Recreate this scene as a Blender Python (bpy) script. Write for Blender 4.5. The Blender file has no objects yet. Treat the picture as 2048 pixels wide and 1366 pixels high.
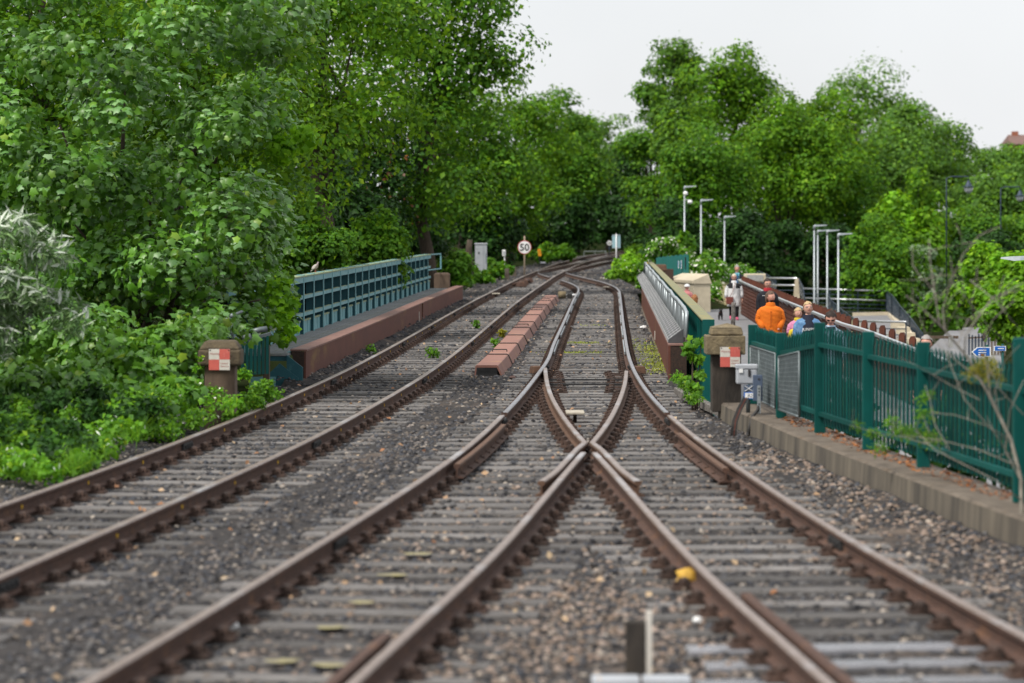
import bpy, bmesh, math, random
import numpy as np
from mathutils import Vector, Matrix
RAD = math.radians
SC = bpy.context.scene
COL = SC.collection
random.seed(7)
RNG = np.random.default_rng(7)

# ------------------------------------------------------------------ camera, sky, sun, exposure
F, HC, YH = 5600.0, 2.6, 445.0          # focal length in px of a 2048 px wide picture, eye height, horizon row
cam_d = bpy.data.cameras.new('camera')
cam = bpy.data.objects.new('camera', cam_d); COL.objects.link(cam)
cam.location = (0, 0, HC); cam.rotation_euler = (RAD(90), 0, 0)
cam_d.sensor_width = 36.0; cam_d.lens = F / 2048 * 36.0
cam_d.shift_y = -(683 - YH) / 2048
cam_d.clip_start = 0.5; cam_d.clip_end = 3000
cam_d.dof.use_dof = True; cam_d.dof.focus_distance = 54; cam_d.dof.aperture_fstop = 1.65
SC.camera = cam

SUN_EL, SUN_AZ = 52, -130                # sun behind the camera's left shoulder, veiled by cloud
world = bpy.data.worlds.new('World'); SC.world = world; world.use_nodes = True
wn = world.node_tree; wn.nodes.clear()
w_out = wn.nodes.new('ShaderNodeOutputWorld'); w_bg = wn.nodes.new('ShaderNodeBackground')
w_sky = wn.nodes.new('ShaderNodeTexSky'); w_sky.sky_type = 'NISHITA'; w_sky.sun_disc = False
w_sky.sun_elevation = RAD(SUN_EL); w_sky.sun_rotation = RAD(SUN_AZ); w_sky.dust_density = 4.0
w_sky.ozone_density = 1.0; w_sky.air_density = 1.0
w_mix = wn.nodes.new('ShaderNodeMix'); w_mix.data_type = 'RGBA'
w_no = wn.nodes.new('ShaderNodeTexNoise'); w_no.inputs['Scale'].default_value = 2.2; w_no.inputs['Detail'].default_value = 6
w_rm = wn.nodes.new('ShaderNodeMapRange')
w_rm.inputs['From Min'].default_value = .3; w_rm.inputs['From Max'].default_value = .7
w_rm.inputs['To Min'].default_value = .68; w_rm.inputs['To Max'].default_value = .98
w_mix.inputs[7].default_value = (9.2, 9.35, 9.55, 1)      # cloud sheet
wn.links.new(w_no.outputs['Fac'], w_rm.inputs['Value']); wn.links.new(w_rm.outputs[0], w_mix.inputs[0])
wn.links.new(w_sky.outputs[0], w_mix.inputs[6]); wn.links.new(w_mix.outputs[2], w_bg.inputs['Color'])
w_bg.inputs['Strength'].default_value = 0.1
wn.links.new(w_bg.outputs[0], w_out.inputs['Surface'])
sun_d = bpy.data.lights.new('sun', 'SUN'); sun_d.energy = 3.2; sun_d.angle = RAD(13); sun_d.color = (1, .95, .87)
sun = bpy.data.objects.new('sun', sun_d); COL.objects.link(sun)
_az = RAD(SUN_AZ); _el = RAD(SUN_EL)
sd = Vector((math.sin(_az) * math.cos(_el), math.cos(_az) * math.cos(_el), math.sin(_el)))
sun.rotation_euler = sd.to_track_quat('Z', 'Y').to_euler()
vs = SC.view_settings
vs.view_transform = 'Standard'; vs.look = 'None'; vs.exposure = 0.22; vs.gamma = 1.0; vs.use_curve_mapping = False
SC.cycles.max_bounces = 5; SC.cycles.diffuse_bounces = 2; SC.cycles.glossy_bounces = 2
SC.cycles.transmission_bounces = 3; SC.cycles.transparent_max_bounces = 4
SC.cycles.use_denoising = True

# ------------------------------------------------------------------ helpers
def at(x, y, d):
    """point seen at pixel (x, y) of the 2048 px picture, d metres away"""
    return Vector(((x - 1024) * d / F, d, HC - (y - YH) * d / F))
def gp(x, y, z=0.0):
    d = F * (HC - z) / (y - YH)
    return Vector(((x - 1024) * d / F, d, z))

class MB:
    def __init__(s): s.v = []; s.f = []; s.m = []
    def add(s, vs, fs, mat=0):
        o = len(s.v); s.v.extend([tuple(p) for p in vs])
        for i, f in enumerate(fs):
            s.f.append(tuple(o + k for k in f)); s.m.append(mat[i] if isinstance(mat, (list, tuple)) else mat)
        return s
    def hexa(s, p, mat=0):
        return s.add(p, [(0, 3, 2, 1), (4, 5, 6, 7), (0, 1, 5, 4), (1, 2, 6, 5), (2, 3, 7, 6), (3, 0, 4, 7)], mat)
    def box(s, c, size, rz=0, mat=0, taper=1.0):
        hx, hy, hz = size[0] / 2, size[1] / 2, size[2] / 2
        cr, sr = math.cos(rz), math.sin(rz); P = []
        for z, t in ((-hz, 1), (hz, taper)):
            for x, y in ((-hx, -hy), (hx, -hy), (hx, hy), (-hx, hy)):
                x, y = x * t, y * t
                P.append((c[0] + x * cr - y * sr, c[1] + x * sr + y * cr, c[2] + z))
        return s.hexa(P, mat)
    def beam(s, p0, p1, w, h, mat=0, up=(0, 0, 1)):
        p0, p1 = Vector(p0), Vector(p1); t = (p1 - p0).normalized()
        a = t.cross(Vector(up))
        if a.length < 1e-4: a = t.cross(Vector((1, 0, 0)))
        a.normalize(); b = a.cross(t).normalized(); P = []
        for q in (p0, p1):
            for i, j in ((-1, -1), (1, -1), (1, 1), (-1, 1)): P.append(q + a * (i * w / 2) + b * (j * h / 2))
        return s.hexa(P, mat)
    def tube(s, pts, r, n=8, mat=0):
        pts = [Vector(p) for p in pts]; k = len(pts)
        rr = r if isinstance(r, (list, tuple)) else [r] * k
        a = None; V = []
        for i, p in enumerate(pts):
            t = (pts[min(i + 1, k - 1)] - pts[max(i - 1, 0)]).normalized()
            if a is None:
                a = t.cross(Vector((0, 0, 1)))
                if a.length < .05: a = t.cross(Vector((1, 0, 0)))
            else: a = a - t * a.dot(t)
            a.normalize(); b = t.cross(a)
            for j in range(n):
                w = 2 * math.pi * j / n; V.append(p + (a * math.cos(w) + b * math.sin(w)) * rr[i])
        Fc = [(i * n + j, i * n + (j + 1) % n, (i + 1) * n + (j + 1) % n, (i + 1) * n + j) for i in range(k - 1) for j in range(n)]
        Fc.append(tuple(range(n))[::-1]); Fc.append(tuple((k - 1) * n + j for j in range(n)))
        return s.add(V, Fc, mat)
    def sweep(s, prof, pts, mats=0, z=0.0, closed=True):
        """profile (lateral, up) along a list of (x, y) or (x, y, z)"""
        P = np.array([(p[0], p[1], (p[2] if len(p) > 2 else 0) + z) for p in pts], float)
        T = np.gradient(P[:, :2], axis=0); T /= np.linalg.norm(T, axis=1)[:, None]
        Nn = np.stack([T[:, 1], -T[:, 0]], 1); n = len(prof); V = []
        for i in range(len(P)):
            for u, w in prof: V.append((P[i, 0] + Nn[i, 0] * u, P[i, 1] + Nn[i, 1] * u, P[i, 2] + w))
        Fc = []; M = []
        for i in range(len(P) - 1):
            for j in range(n if closed else n - 1):
                Fc.append((i * n + j, (i + 1) * n + j, (i + 1) * n + (j + 1) % n, i * n + (j + 1) % n))
                M.append(mats[j] if isinstance(mats, (list, tuple)) else mats)
        if closed:
            Fc.append(tuple(range(n))); Fc.append(tuple((len(P) - 1) * n + j for j in range(n))[::-1])
            M += [mats[-1] if isinstance(mats, (list, tuple)) else mats] * 2
        return s.add(V, Fc, M)
    def loft(s, rings, mat=0, cap=True):
        n = len(rings[0]); V = [p for r in rings for p in r]; k = len(rings)
        Fc = [(i * n + j, i * n + (j + 1) % n, (i + 1) * n + (j + 1) % n, (i + 1) * n + j) for i in range(k - 1) for j in range(n)]
        if cap: Fc += [tuple(range(n))[::-1], tuple((k - 1) * n + j for j in range(n))]
        return s.add(V, Fc, mat)
    def ell(s, c, r, nu=12, nv=8, mat=0, M=None, fn=None):
        V = []; c = Vector(c)
        for i in range(nv + 1):
            th = math.pi * i / nv
            for j in range(nu):
                ph = 2 * math.pi * j / nu
                p = Vector((math.sin(th) * math.cos(ph), math.sin(th) * math.sin(ph), math.cos(th)))
                if fn: p = fn(p)
                p = Vector((p.x * r[0], p.y * r[1], p.z * r[2]))
                if M: p = M @ p
                V.append(c + p)
        Fc = [(i * nu + j, (i + 1) * nu + j, (i + 1) * nu + (j + 1) % nu, i * nu + (j + 1) % nu) for i in range(nv) for j in range(nu)]
        return s.add(V, Fc, mat)
    def disc(s, c, r, t, nrm, n=28, mat=0):
        c = Vector(c); nrm = Vector(nrm).normalized(); s.tube([c - nrm * t / 2, c + nrm * t / 2], r, n, mat); return s
    def mesh(s, name, mats, smooth=False):
        me = bpy.data.meshes.new(name); me.from_pydata(s.v, [], s.f)
        for m in (mats if isinstance(mats, (list, tuple)) else [mats]): me.materials.append(m)
        me.polygons.foreach_set('material_index', s.m)
        if smooth: me.polygons.foreach_set('use_smooth', [True] * len(s.f))
        me.update()
        return me
    def build(s, name, mats, parent=None, smooth=False, bevel=0, loc=None, clean=True):
        me = s.mesh(name, mats, smooth)
        o = link(name, me, parent)
        if loc is not None: o.location = loc
        if bevel:
            b = o.modifiers.new('bevel', 'BEVEL'); b.width = bevel; b.segments = 2; b.limit_method = 'ANGLE'
        return o

def link(name, data, parent=None, loc=None, rz=0, scale=None):
    o = bpy.data.objects.new(name, data); COL.objects.link(o)
    if parent is not None: o.parent = parent
    if loc is not None: o.location = loc
    if rz: o.rotation_euler = (0, 0, rz)
    if scale is not None: o.scale = scale
    return o
def tag(o, label, cat, group=None):
    o['label'] = label; o['category'] = cat
    if group: o['group'] = group
    return o
def thing(name, label, cat, loc=(0, 0, 0), group=None, rz=0):
    o = link(name, None, None, loc, rz); o.empty_display_size = .2
    return tag(o, label, cat, group)
def struct(o): o['kind'] = 'structure'; return o
def stuff(o): o['kind'] = 'stuff'; return o
def local(root, pts):
    inv = Matrix.Translation(Vector(root.location)).inverted(); return [inv @ Vector(p) for p in pts]

# ------------------------------------------------------------------ materials
def nd(t, typ, **kw):
    n = t.nodes.new(typ)
    for k, v in kw.items(): setattr(n, k, v)
    return n
def mat(name, c1, c2=None, rough=.75, metal=0.0, scale=6.0, bump=0.0, bscale=None, rnd=0.0, spec=.4, c3=None, s3=1.5, w3=.55, detail=6, stretch=None, island=0.0):
    """principled, two colours mixed by fine noise, a third by broad noise patches, optional random value per object / island"""
    m = bpy.data.materials.new(name); m.use_nodes = True; t = m.node_tree
    b = t.nodes['Principled BSDF']; b.inputs['Roughness'].default_value = rough; b.inputs['Metallic'].default_value = metal
    b.inputs['Specular IOR Level'].default_value = spec
    tc = nd(t, 'ShaderNodeTexCoord'); vec = tc.outputs['Object']
    if stretch:
        mp = nd(t, 'ShaderNodeMapping'); mp.inputs['Scale'].default_value = stretch
        t.links.new(vec, mp.inputs['Vector']); vec = mp.outputs[0]
    no = nd(t, 'ShaderNodeTexNoise'); no.inputs['Scale'].default_value = scale; no.inputs['Detail'].default_value = detail
    no.inputs['Roughness'].default_value = .65
    t.links.new(vec, no.inputs['Vector'])
    rp = nd(t, 'ShaderNodeMapRange'); rp.inputs['From Min'].default_value = .34; rp.inputs['From Max'].default_value = .66
    t.links.new(no.outputs['Fac'], rp.inputs['Value'])
    mx = nd(t, 'ShaderNodeMix', data_type='RGBA'); mx.inputs[6].default_value = (*c1, 1); mx.inputs[7].default_value = (*(c2 or [q * .75 for q in c1]), 1)
    t.links.new(rp.outputs[0], mx.inputs[0]); col = mx.outputs[2]
    if c3:
        n3 = nd(t, 'ShaderNodeTexNoise'); n3.inputs['Scale'].default_value = s3; n3.inputs['Detail'].default_value = 8; n3.inputs['Roughness'].default_value = .7
        t.links.new(vec, n3.inputs['Vector'])
        r3 = nd(t, 'ShaderNodeMapRange'); r3.inputs['From Min'].default_value = w3; r3.inputs['From Max'].default_value = w3 + .12
        t.links.new(n3.outputs['Fac'], r3.inputs['Value'])
        m3 = nd(t, 'ShaderNodeMix', data_type='RGBA'); m3.inputs[7].default_value = (*c3, 1)
        t.links.new(r3.outputs[0], m3.inputs[0]); t.links.new(col, m3.inputs[6]); col = m3.outputs[2]
    if rnd or island:
        hs = nd(t, 'ShaderNodeHueSaturation'); mr = nd(t, 'ShaderNodeMapRange'); q = rnd or island
        mr.inputs['To Min'].default_value = 1 - q; mr.inputs['To Max'].default_value = 1 + q
        src = nd(t, 'ShaderNodeObjectInfo').outputs['Random'] if rnd else nd(t, 'ShaderNodeNewGeometry').outputs['Random Per Island']
        t.links.new(src, mr.inputs['Value']); t.links.new(mr.outputs[0], hs.inputs['Value'])
        t.links.new(col, hs.inputs['Color']); col = hs.outputs[0]
    t.links.new(col, b.inputs['Base Color'])
    if bump:
        nb = nd(t, 'ShaderNodeTexNoise'); nb.inputs['Scale'].default_value = bscale or scale * 3; nb.inputs['Detail'].default_value = 5
        t.links.new(vec, nb.inputs['Vector'])
        bp = nd(t, 'ShaderNodeBump'); bp.inputs['Strength'].default_value = bump; bp.inputs['Distance'].default_value = .02
        t.links.new(nb.outputs['Fac'], bp.inputs['Height']); t.links.new(bp.outputs[0], b.inputs['Normal'])
    return m
def ramp_mat(name, stops, rough=.8, spec=.3, attr='island', bump=0):
    """colour picked per mesh island from a ramp: stones, leaves of litter"""
    m = bpy.data.materials.new(name); m.use_nodes = True; t = m.node_tree; b = t.nodes['Principled BSDF']
    b.inputs['Roughness'].default_value = rough; b.inputs['Specular IOR Level'].default_value = spec
    g = nd(t, 'ShaderNodeNewGeometry'); cr = nd(t, 'ShaderNodeValToRGB'); e = cr.color_ramp.elements
    cr.color_ramp.interpolation = 'CONSTANT'
    while len(e) > 1: e.remove(e[-1])
    e[0].position = stops[0][0]; e[0].color = (*stops[0][1], 1)
    for p, c in stops[1:]:
        k = e.new(p); k.color = (*c, 1)
    t.links.new(g.outputs['Random Per Island'], cr.inputs['Fac'])
    tc = nd(t, 'ShaderNodeTexCoord'); no = nd(t, 'ShaderNodeTexNoise'); no.inputs['Scale'].default_value = 30
    t.links.new(tc.outputs['Object'], no.inputs['Vector'])
    mx = nd(t, 'ShaderNodeMix', data_type='RGBA', blend_type='MULTIPLY'); mx.inputs[0].default_value = .6
    t.links.new(cr.outputs[0], mx.inputs[6]); t.links.new(no.outputs['Fac'], mx.inputs[7])
    br = nd(t, 'ShaderNodeBrightContrast'); br.inputs['Bright'].default_value = 0.0
    t.links.new(mx.outputs[2], br.inputs['Color']); t.links.new(br.outputs[0], b.inputs['Base Color'])
    return m
def leaf_mat(name, c1, c2, c3=None, trans=.35, rough=.5, spec=.5):
    m = bpy.data.materials.new(name); m.use_nodes = True; t = m.node_tree; b = t.nodes['Principled BSDF']
    out = t.nodes['Material Output']
    b.inputs['Roughness'].default_value = rough; b.inputs['Specular IOR Level'].default_value = spec
    g = nd(t, 'ShaderNodeNewGeometry'); cr = nd(t, 'ShaderNodeValToRGB'); e = cr.color_ramp.elements
    e[0].color = (*c1, 1); e[1].color = (*c2, 1)
    if c3: k = e.new(.95); k.color = (*c2, 1); e[-1].color = (*c3, 1)
    t.links.new(g.outputs['Random Per Island'], cr.inputs['Fac'])
    tc = nd(t, 'ShaderNodeTexCoord'); no = nd(t, 'ShaderNodeTexNoise'); no.inputs['Scale'].default_value = .8; no.inputs['Detail'].default_value = 3
    t.links.new(tc.outputs['Object'], no.inputs['Vector'])
    hs = nd(t, 'ShaderNodeHueSaturation'); mr = nd(t, 'ShaderNodeMapRange')
    mr.inputs['From Min'].default_value = .3; mr.inputs['From Max'].default_value = .7
    mr.inputs['To Min'].default_value = .58; mr.inputs['To Max'].default_value = 1.42
    t.links.new(no.outputs['Fac'], mr.inputs['Value']); t.links.new(mr.outputs[0], hs.inputs['Value']); t.links.new(cr.outputs[0], hs.inputs['Color'])
    t.links.new(hs.outputs[0], b.inputs['Base Color'])
    tr = nd(t, 'ShaderNodeBsdfTranslucent'); h2 = nd(t, 'ShaderNodeHueSaturation'); h2.inputs['Value'].default_value = 1.5; h2.inputs['Hue'].default_value = .48
    t.links.new(hs.outputs[0], h2.inputs['Color']); t.links.new(h2.outputs[0], tr.inputs['Color'])
    ms = nd(t, 'ShaderNodeMixShader'); ms.inputs[0].default_value = trans
    t.links.new(b.outputs[0], ms.inputs[1]); t.links.new(tr.outputs[0], ms.inputs[2]); t.links.new(ms.outputs[0], out.inputs['Surface'])
    return m

M = {}
M['steel'] = mat('rail_steel', (.36, .37, .40), (.25, .22, .21), .42, .7, 9, stretch=(1, .3, 1))
M['steel_dull'] = mat('rail_steel_dull', (.36, .29, .255), (.22, .16, .13), .42, .5, 12, c3=(.44, .42, .42), s3=.5, w3=.53)
M['rust'] = mat('rail_rust', (.10, .052, .036), (.055, .032, .025), .85, 0, 14, .3, c3=(.15, .075, .04), s3=3)
M['rust_dark'] = mat('chair_rust', (.075, .042, .030), (.035, .024, .020), .85, 0, 20, .4, rnd=.35)
M['rust_orange'] = mat('wing_rust', (.145, .078, .048), (.085, .048, .032), .8, 0, 12, .3)
M['sleeper'] = mat('sleeper_timber', (.195, .185, .178), (.080, .074, .071), .85, 0, 7, .6, rnd=.45, stretch=(1, 9, 4), c3=(.29, .275, .265), s3=.9, w3=.55, spec=.25)
M['ballast'] = mat('ballast_bed', (.072, .066, .063), (.026, .025, .026), .95, 0, 16, .9, 30, c3=(.14, .11, .09), s3=.8, w3=.55, detail=10, spec=.1)
M['stone'] = ramp_mat('ballast_stone', [(0, (.10, .105, .12)), (.2, (.17, .165, .165)), (.36, (.06, .060, .066)), (.56, (.22, .19, .165)), (.68, (.125, .118, .118)), (.84, (.29, .25, .225)), (.90, (.08, .08, .085)), (.975, (.48, .42, .36))], .95, .12)
M['stone_pale'] = ramp_mat('ballast_stone_pale', [(0, (.24, .19, .155)), (.2, (.36, .275, .225)), (.4, (.16, .13, .11)), (.6, (.42, .33, .275)), (.78, (.29, .215, .165)), (.92, (.50, .42, .35))], .95, .12)
M['concrete'] = mat('concrete', (.165, .135, .105), (.085, .068, .052), .9, 0, 5, .4, 30, c3=(.12, .085, .055), s3=2, w3=.56)
M['concrete_face'] = mat('plinth_concrete', (.17, .145, .11), (.055, .049, .042), .9, 0, 3, .4, 30, stretch=(1, 1, .12), c3=(.10, .085, .07), s3=3.4, w3=.54)
M['stonecap_dark'] = mat('pillar_stone_dark', (.12, .092, .055), (.06, .047, .032), .95, 0, 7, .8, 25, c3=(.19, .165, .10), s3=4, w3=.6)
M['stonecap'] = mat('pillar_stone', (.24, .19, .11), (.12, .095, .06), .95, 0, 7, .8, 25, c3=(.33, .31, .23), s3=4, w3=.58)
M['pillar_dark'] = mat('pillar_grime', (.060, .048, .038), (.022, .019, .017), .9, 0, 4, .5, 30, stretch=(1, 1, .3), c3=(.13, .10, .08), s3=5, w3=.6)
M['pillar_brown'] = mat('pillar_brown', (.15, .105, .075), (.075, .052, .038), .9, 0, 4, .5, 30, stretch=(1, 1, .25), c3=(.24, .2, .15), s3=3, w3=.62)
M['girder'] = mat('girder_brown_paint', (.150, .058, .041), (.112, .045, .034), .7, 0, 3, .15, 40, c3=(.20, .115, .045), s3=1.1, w3=.56, spec=.25, stretch=(1, .35, 1))
M['girder_top'] = mat('girder_top_paint', (.24, .13, .105), (.17, .088, .07), .65, 0, 2.5, .15, 50, c3=(.28, .17, .11), s3=1.1, w3=.55)
M['cover'] = mat('cover_paint', (.31, .150, .112), (.25, .118, .09), .65, 0, 2.5, .15, 40, c3=(.37, .21, .10), s3=1.5, w3=.57, rnd=.10)
M['black'] = mat('black_rubber', (.02, .02, .021), (.035, .033, .032), .6, 0, 10)
M['teal'] = mat('teal_paint', (.022, .115, .14), (.015, .085, .11), .5, 0, 4, .1, 40, c3=(.05, .16, .17), s3=3, w3=.57)
M['teal_light'] = mat('teal_weathered', (.17, .36, .38), (.10, .26, .29), .6, 0, 5, .15, 40, c3=(.34, .33, .20), s3=4, w3=.6)
M['lichen'] = mat('teal_lichen', (.14, .27, .28), (.32, .32, .09), .8, 0, 9, .5, 40)
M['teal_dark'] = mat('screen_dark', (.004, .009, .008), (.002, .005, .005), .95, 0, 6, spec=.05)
M['deck'] = mat('deck_grating', (.33, .34, .35), (.19, .20, .20), .6, .2, 9, .4, 40, c3=(.24, .24, .17), s3=1.2, w3=.56, rnd=.12)
M['green'] = mat('green_paint', (.001, .076, .066), (.001, .058, .051), .5, 0, 3, .05, 40, rnd=.18, spec=.22, c3=(.012, .075, .06), s3=2.5, w3=.6)
M['green_top'] = mat('green_lichen_top', (.27, .25, .135), (.17, .19, .12), .9, 0, 6, .4, 40, c3=(.33, .27, .09), s3=2.5, w3=.54)
M['galv'] = mat('galvanised', (.44, .48, .50), (.32, .36, .38), .45, .55, 7, .05)
M['galv_dark'] = mat('galvanised_mesh', (.19, .22, .23), (.12, .145, .15), .5, .5, 7)
M['wire'] = mat('grey_wire', (.52, .53, .54), (.40, .41, .42), .5, .4, 7)
M['panel_dark'] = mat('guard_board', (.085, .088, .095), (.055, .057, .062), .8, 0, 4, .2)
M['white'] = mat('white_enamel', (.66, .63, .57), (.54, .50, .44), .5, 0, 5, c3=(.48, .40, .31), s3=5, w3=.62)
M['red'] = mat('faded_red_enamel', (.62, .13, .10), (.50, .10, .085), .5, 0, 6, c3=(.68, .28, .22), s3=5, w3=.55)
M['red_ink'] = mat('red_lettering', (.42, .12, .10), None, .6)
M['signwhite'] = mat('sign_white', (.86, .86, .85), (.80, .80, .79), .4, 0, 3)
M['signred'] = mat('sign_red', (.45, .03, .035), (.36, .025, .03), .4, 0, 3)
M['signblack'] = mat('sign_black', (.015, .015, .016), None, .5)
M['signblue'] = mat('sign_blue', (.01, .14, .55), (.01, .12, .48), .4, 0, 3)
M['yellow'] = mat('yellow_paint', (.75, .45, .01), (.62, .36, .01), .6, 0, 8)
M['orange'] = mat('sign_orange', (.75, .30, .01), (.66, .26, .01), .5, 0, 8)
M['cyanback'] = mat('sign_back', (.30, .46, .50), (.25, .40, .45), .5, 0, 4)
M['greybox'] = mat('grey_cabinet', (.42, .44, .47), (.34, .36, .39), .55, 0, 5, c3=(.25, .25, .25), s3=3, w3=.6)
M['bluegrey'] = mat('blue_grey_paint', (.085, .115, .175), (.065, .09, .14), .5, 0, 5)
M['asphalt'] = mat('path_asphalt', (.235, .235, .245), (.185, .185, .195), .95, 0, 3, .15, 60, c3=(.27, .265, .26), s3=.7, w3=.52, spec=.12)
M['earth'] = mat('earth', (.022, .030, .011), (.012, .017, .007), 1.0, 0, 2, .6, 12, c3=(.035, .028, .016), s3=.4, spec=0.0)
M['timber'] = mat('weathered_timber', (.17, .12, .085), (.075, .053, .04), .9, 0, 6, .6, stretch=(6, 6, .7))
M['oldpost'] = mat('grey_bark_timber', (.26, .24, .22), (.06, .05, .045), .9, 0, 14, .8)
M['slat'] = mat('brown_board', (.12, .034, .017), (.08, .024, .013), .65, 0, 6, .15, rnd=.15, stretch=(1, 1, 6))
M['stainless'] = mat('handrail_steel', (.62, .64, .66), (.52, .54, .56), .28, .75, 5)
M['granite'] = mat('grey_granite', (.40, .40, .39), (.30, .30, .29), .85, 0, 9, .3, 40, c3=(.46, .46, .45), s3=2)
M['cream'] = mat('cream_stone', (.62, .54, .40), (.52, .45, .33), .85, 0, 4, .2, 30)
M['navyrail'] = mat('navy_steel', (.035, .055, .085), (.028, .045, .07), .45, .2, 5)
M['bark'] = mat('bark', (.10, .075, .055), (.045, .034, .026), .95, 0, 5, .8, 18, stretch=(3, 3, .6))
M['twig'] = mat('pale_twig', (.34, .31, .26), (.20, .18, .145), .85, 0, 9, .2)
M['brick'] = mat('far_brick', (.33, .12, .07), (.26, .10, .06), .9, 0, 5)
M['rooftile'] = mat('far_roof', (.20, .12, .10), (.14, .09, .08), .9, 0, 5)
M['glass'] = mat('lamp_glass', (.55, .58, .6), (.5, .53, .55), .15, 0, 3)
M['skin'] = mat('skin', (.62, .36, .27), (.56, .30, .22), .55, 0, 14)
M['skin_red'] = mat('skin_ruddy', (.62, .33, .25), (.56, .27, .20), .55, 0, 14)
M['lip'] = mat('lip', (.42, .14, .12), None, .5)
M['eye'] = mat('eye', (.05, .04, .035), None, .3)

LF = {
 'syc': leaf_mat('sycamore_leaf', (.045, .145, .010), (.13, .31, .025), (.28, .42, .04), .3, .42, .6),
 'sheen': leaf_mat('sky_sheen_leaf', (.10, .24, .06), (.20, .36, .13), (.32, .47, .24), .12, .45, .5),  # sky sheen on upturned sycamore leaves, put into a paler leaf colour
 'mid': leaf_mat('woodland_leaf', (.030, .110, .005), (.098, .245, .012), (.17, .33, .02), .35, .6, .25),
 'dark': leaf_mat('dark_leaf', (.007, .032, .004), (.026, .088, .008), (.06, .15, .012), .25, .6, .25),  # understory shade of the woods put into a darker leaf colour
 'bright': leaf_mat('lime_leaf', (.09, .25, .006), (.21, .45, .012), (.36, .58, .02), .4, .55, .3),
 'olive': leaf_mat('yellow_green_leaf', (.058, .165, .004), (.160, .330, .010), (.25, .41, .02), .38, .6, .25),
 'grey': leaf_mat('silver_leaf', (.09, .17, .065), (.23, .33, .17), (.42, .50, .38), .2),
 'far': leaf_mat('far_leaf', (.05, .135, .018), (.125, .26, .034), (.18, .32, .045), .3, .6, .25),
 'weed': leaf_mat('weed_leaf', (.045, .15, .008), (.14, .33, .015), (.30, .46, .03), .4, .55, .3),
 'will': leaf_mat('buddleia_leaf', (.07, .17, .04), (.20, .32, .12), (.55, .60, .52), .2, .45),
 'tip': leaf_mat('silver_tip', (.30, .38, .26), (.60, .64, .56), None, .15, .45),
 'brown': leaf_mat('dead_leaf', (.11, .04, .012), (.24, .09, .02), None, .3),
 'gold': leaf_mat('yellow_leaf', (.26, .30, .02), (.46, .42, .04), None, .4),
 'straw': leaf_mat('straw_grass', (.34, .28, .14), (.50, .44, .25), None, .3),
 'flower': leaf_mat('white_flower', (.62, .62, .50), (.80, .80, .72), None, .2),
 'pink': leaf_mat('pink_flower', (.48, .06, .17), (.60, .12, .26), None, .2),
}

# ------------------------------------------------------------------ fast leaf meshes
def _tmpl(kind):
    if kind == 'diamond':
        return np.array([(0, 0, 0), (.36, .48, .10), (0, 1, -.06), (-.36, .48, .10)]), [(0, 1, 2), (0, 2, 3)]
    if kind == 'narrow':
        return np.array([(0, 0, 0), (.11, .45, .03), (0, 1, -.12), (-.11, .45, .03)]), [(0, 1, 2), (0, 2, 3)]
    if kind == 'blade':
        return np.array([(-.02, 0, 0), (.02, 0, 0), (.0, 1, -.15)]), [(0, 1, 2)]
    ang = [-90, -52, -28, 2, 22, 42, 66, 90, 114, 138, 158, 178, 208, 232]
    rad = [.34, .50, .66, .56, .90, .66, .70, 1.0, .70, .66, .90, .56, .66, .50]
    V = [(0, 0, .05)]
    for a, r in zip(ang, rad):
        q = .52 * r; V.append((q * math.cos(RAD(a)), q * math.sin(RAD(a)), -.16 * r * r * (1 if abs(math.cos(RAD(a))) > .3 else .6)))
    V = np.array(V); V[:, 1] += .16
    n = len(ang); return V, [(0, 1 + i, 1 + (i + 1) % n) for i in range(n)]
def leaves(name, P, N, S, kind, material, parent=None, rng=RNG, droop=.35):
    T, Fc = _tmpl(kind); n = len(P); k = len(T)
    P = np.asarray(P, float); N = np.asarray(N, float); S = np.asarray(S, float)
    N = N / np.maximum(np.linalg.norm(N, axis=1), 1e-6)[:, None]
    t = rng.normal(size=(n, 3)); t[:, 2] -= droop
    t -= N * (t * N).sum(1)[:, None]; t /= np.maximum(np.linalg.norm(t, axis=1), 1e-6)[:, None]
    s = np.cross(t, N)
    V = P[:, None, :] + S[:, None, None] * (T[None, :, 0, None] * s[:, None, :] + T[None, :, 1, None] * t[:, None, :] + T[None, :, 2, None] * N[:, None, :])
    fa = np.array(Fc, np.int32); Fx = (np.arange(n, dtype=np.int32)[:, None, None] * k + fa[None]).reshape(-1)
    nf = n * len(Fc)
    me = bpy.data.meshes.new(name); me.vertices.add(n * k); me.vertices.foreach_set('co', V.reshape(-1).astype(np.float32))
    me.loops.add(nf * 3); me.loops.foreach_set('vertex_index', Fx)
    me.polygons.add(nf); me.polygons.foreach_set('loop_start', np.arange(0, nf * 3, 3, dtype=np.int32))
    me.polygons.foreach_set('loop_total', np.full(nf, 3, np.int32))
    me.materials.append(material); me.update(calc_edges=True)
    o = link(name, me, parent); o['kind'] = 'stuff'
    return o
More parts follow.
